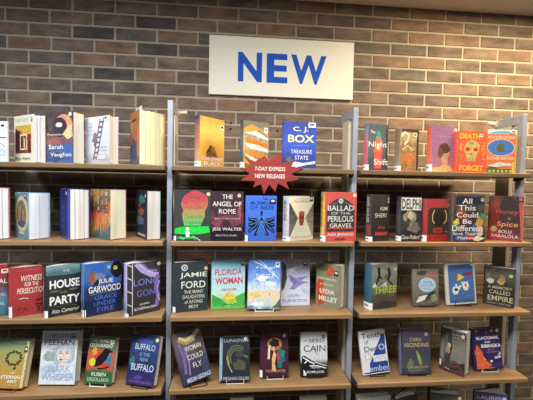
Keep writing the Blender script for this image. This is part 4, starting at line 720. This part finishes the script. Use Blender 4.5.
book('slate violet book with a glowing green shape and gold title on the fourth shelf', 3, (401.6, 374.6), (431.2, 375.4), 329.2,
     G((.0, (60, 60, 72)), (.2, (76, 78, 90)), (.5, (70, 68, 88)), (.85, (84, 78, 100)), (1, (96, 80, 116)), nz=.2, scale=4), yaw=0, lean=7, t=.026, stand=((34, 34, 34), 'dark stand holding the slate violet book with the gold title'), spine=(104, 108, 130),
     art=[R((110, 78, 110), .05, .88, .95, .95), B((112, 128, 84), .3, .2, .12, .12, 3), P((120, 150, 80), (.5, .52), (.58, .5), (.68, .34), (.7, .18), (.6, .22), (.54, .36)), P((176, 190, 110), (.53, .5), (.6, .4), (.66, .22), (.6, .3)), B((96, 104, 90), .5, .1, .3, .05, 6), R((62, 58, 76), .0, .5, .05, 1)],
     text=[T('CARA', (206, 186, 110), .5, .765, .4, .075), T('ASCENDING', (206, 186, 120), .52, .645, .84, .085, bold=.005), T('JAY MUSTONE', (196, 170, 110), .58, .15, .62, .06, 'author', .005)], sticker=((206, 200, 196), .86, .88, (110, 110, 120)))
book('grey book with a standing figure turned to show its pages on the fourth shelf', 3, (439.6, 368.4), (464.4, 373.4), 326.6,
     G((.0, (84, 52, 50)), (.15, (70, 54, 54)), (.35, (128, 126, 116)), (.6, (134, 128, 112)), (.85, (84, 82, 76)), (1, (110, 112, 108)), nz=.2, scale=4), t=.06, yaw=-51, lean=2, page=(246, 244, 238), slabel=(.1, .24),
     art=[P((60, 62, 56), (.2, .1), (.34, .1), (.48, .6), (.42, .97), (.1, .97), (.14, .5)), P((100, 104, 92), (.12, .4), (.26, .4), (.3, .9), (.14, .95)), E((214, 176, 150), .34, .62, .07, .06), B((170, 140, 120), .3, .52, .08, .1, 4), P((52, 44, 42), (.5, .2), (.98, .3), (.98, .12), (.4, .06)), L((150, 70, 62), .03, (.5, .14), (.7, .2), (.95, .12)), L((206, 196, 180), .02, (.2, .08), (.4, .06)), R((70, 66, 60), .5, .8, .98, .97)],
     text=[T('A HOUSE', (190, 180, 150), .7, .9, .4, .04, bold=0), T('OF GHOSTS', (190, 180, 150), .72, .83, .46, .04, bold=0)], sticker=((206, 200, 186), .87, .9))
book('navy book with gold stars and an orange dog in profile on the fourth shelf', 3, (476, 370.6), (503.2, 371.8), 329,
     G((.0, (44, 36, 84)), (.5, (50, 42, 98)), (1, (54, 44, 92)), nz=.08), yaw=-2, lean=9, roll=3.2, t=.022, stand=((210, 210, 206), 'pale stand holding the navy book with gold stars'), name='paperback_book',
     art=[P((232, 110, 62), (.06, .03), (.7, .03), (.62, .12), (.44, .2), (.34, .32), (.3, .46), (.2, .5), (.12, .62), (.08, .52), (.02, .44), (.06, .3)), P((244, 150, 96), (.1, .4), (.2, .46), (.16, .34)), P((196, 76, 50), (.12, .62), (.2, .5), (.26, .52)), L((240, 196, 180), .02, (.3, .3), (.42, .24))] +
         [(cc, [(sx + (.075 if k % 2 == 0 else .032)*math.sin(k*math.pi/5), sy + (.05 if k % 2 == 0 else .021)*math.cos(k*math.pi/5)) for k in range(10)]) for cc, sx, sy in (((196, 160, 60), .16, .94), ((206, 76, 50), .52, .9), ((206, 170, 60), .72, .93))] +
         [P((206, 196, 214), (.72, .3), (.96, .33), (.96, .27), (.74, .25)), P((226, 214, 206), (.84, .33), (.96, .42), (.97, .36)), R((110, 70, 140), .7, .06, .9, .09), E((236, 232, 214), .6, .2, .05, .03), P((60, 50, 110), (.5, .06), (.7, .16), (.98, .16), (.98, .04))],
     text=[T('BLACKMAIL', (240, 236, 232), .54, .765, .84, .075, bold=.03), T('AND', (236, 232, 230), .52, .665, .22, .045, bold=.02), T('BIBINGKA', (240, 236, 232), .64, .57, .72, .085, bold=.03), T('MIA P.', (206, 130, 110), .64, .475, .26, .03, 'author', .01), T('MANANSALA', (206, 130, 110), .68, .42, .46, .03, 'author', .01)], sticker=((226, 216, 170), .92, .93))
# ---- lowest shelf: only the tops of a few books reach into the picture
def low(label, xl, xr, ty, base, yaw, t, **k):
    z = ZS[4]; h = k.pop('h', .225)
    # bottom corner below the picture: find the depth at which the top edge meets row ty
    for i in range(200):
        y = YF[4] + .006 + i*.001; p = at_yx(xl, y, z + h)
        if proj(p)[1] <= ty: break
    q = proj(p - Vector((0, 0, h)))
    r = at_yx(xr, y, z + h); qr = (xr, 0)
    u = Vector((math.cos(math.radians(yaw)), math.sin(math.radians(yaw)), 0))
    rb = proj(p - Vector((0, 0, h)) + u*along_x(p, u, xr))
    return book(label, 4, q, rb, ty, base, yaw=yaw, t=t, hfix=h, **k)
low('white topped book on the lowest shelf below the tilted white and blue book', 359, 391, 398.2, G((.5, (90, 150, 170)), (1, (196, 206, 206)), u=.3, nz=.3), 4, .035)
low('open black book with a wedge of cream pages below the slate violet book', 396, 418, 399, (flat((44, 40, 52), .4, .05, 30)), 16, .02, fan=22, page=(240, 236, 220), leaves=2)
low('thick dark grey book with cream pages on the lowest shelf below the turned grey book', 431, 462, 392.6, G((.5, (70, 72, 70)), (1, (78, 80, 78)), u=.2, nz=.2), -14, .05, page=(236, 230, 210), sticker=((214, 206, 140), .93, .93))
low('navy violet book standing open at the right end of the lowest shelf', 475, 508, 391.4, G((.5, (64, 58, 110)), (1, (72, 64, 120)), nz=.15), -16, .018, fan=24, page=(240, 236, 222), leaves=2, text=[T('LAUREN', (196, 186, 190), .48, .89, .8, .08, 'author', .005)], sticker=((220, 214, 220), .9, .9))
low('white topped book on the lowest shelf below the dark navy coil book', 231, 253.5, 398.4, flat((206, 206, 200), .4, .05, 30), 0, .02)
low('white topped book on the lowest shelf below the snowy white and black book', 301, 327, 398.4, flat((214, 214, 206), .4, .05, 30), 0, .02)


# ------------------------------------------------------------------ starburst notice on the edge of the top shelf
pts = [(60,80),(142,118),(210,75),(240,112),(322,62),(335,128),(418,112),(396,163),(488,166),(402,203),(452,245),(362,262),(386,316),(304,272),(287,332),(243,280),(205,348),(186,278),(130,300),(145,255),(40,252),(104,200),(38,165),(122,155)]
yb = YF[0] - .004
Q = [on_y(235 + x/7.107, 145 + y/7.107, yb) for x, y in pts]
c = on_y(271.5, 173.5, yb)
st = MB(); red = flat((146, 50, 48), .5, .05, 30); n = len(Q)
st.v = [(q.x-c.x, 0, q.z-c.z) for q in Q] + [(q.x-c.x, .0028, q.z-c.z) for q in Q]
st.f = [tuple(reversed(range(n))), tuple(range(n, 2*n))] + [((k+1) % n, k, n+k, n+(k+1) % n) for k in range(n)]; st.m = [st.mi(red)]*(n+2)
root = empty('starburst_notice', c); tag(root, 'red starburst notice with white lettering fixed to the front edge of the top shelf', 'sign')
ob = st.build('card', root)
import bmesh
bm = bmesh.new(); bm.from_mesh(ob.data); bmesh.ops.recalc_face_normals(bm, faces=bm.faces); bm.to_mesh(ob.data); bm.free()
lt = MB(); wl = flat((232, 222, 216), .5, .02, 40)
def starline(sx, sy, ex, body, hpx):
    a = on_y(sx, sy, yb) - c; b = on_y(ex, sy + (ex-sx)*.035, yb) - c
    add_text(lt, body, wl, Vector((0, -.0006, 0)), Vector((1, 0, 0)), Vector((0, 0, 1)), (a.x+b.x)/2, (a.z+b.z)/2, b.x-a.x, hpx*.0044, .012)
starline(254.8, 168.3, 285.3, '7-DAY EXPRESS', 4.1)
starline(255, 175.6, 285, 'NEW RELEASES', 4.3)
lt.build('lettering', root)

# ------------------------------------------------------------------ light
def area(name, loc, size, sy, energy, col, rot=(0, 0, 0), spread=180):
    l = bpy.data.lights.new(name, 'AREA'); l.shape = 'RECTANGLE'; l.size = size; l.size_y = sy; l.energy = energy; l.color = col; l.spread = math.radians(spread)
    o = bpy.data.objects.new(name, l); o.location = loc; o.rotation_euler = rot; COL.objects.link(o); return o
area('ceiling_lamp_warm', (1.95, -.66, CEIL-.02), 1.0, .3, 62, (1, .8, .46))
area('ceiling_lamp', (.35, -1.68, CEIL-.02), 1.2, .5, 64, (1, .95, .87))
area('ceiling_lamp_cool', (-.9, -1.72, CEIL-.02), 1.0, .5, 54, (.82, .93, 1))
area('ceiling_lamp_far', (2.3, -3.0, CEIL-.02), 1.2, .5, 27, (1, .97, .92))
wd = bpy.data.worlds.new('world'); S.world = wd; wd.use_nodes = True
bg = wd.node_tree.nodes['Background']; bg.inputs['Color'].default_value = (.84, .92, 1, 1); bg.inputs['Strength'].default_value = .07
S.view_settings.view_transform = 'Standard'; S.view_settings.look = 'None'; S.view_settings.gamma = 1; S.view_settings.exposure = -.1
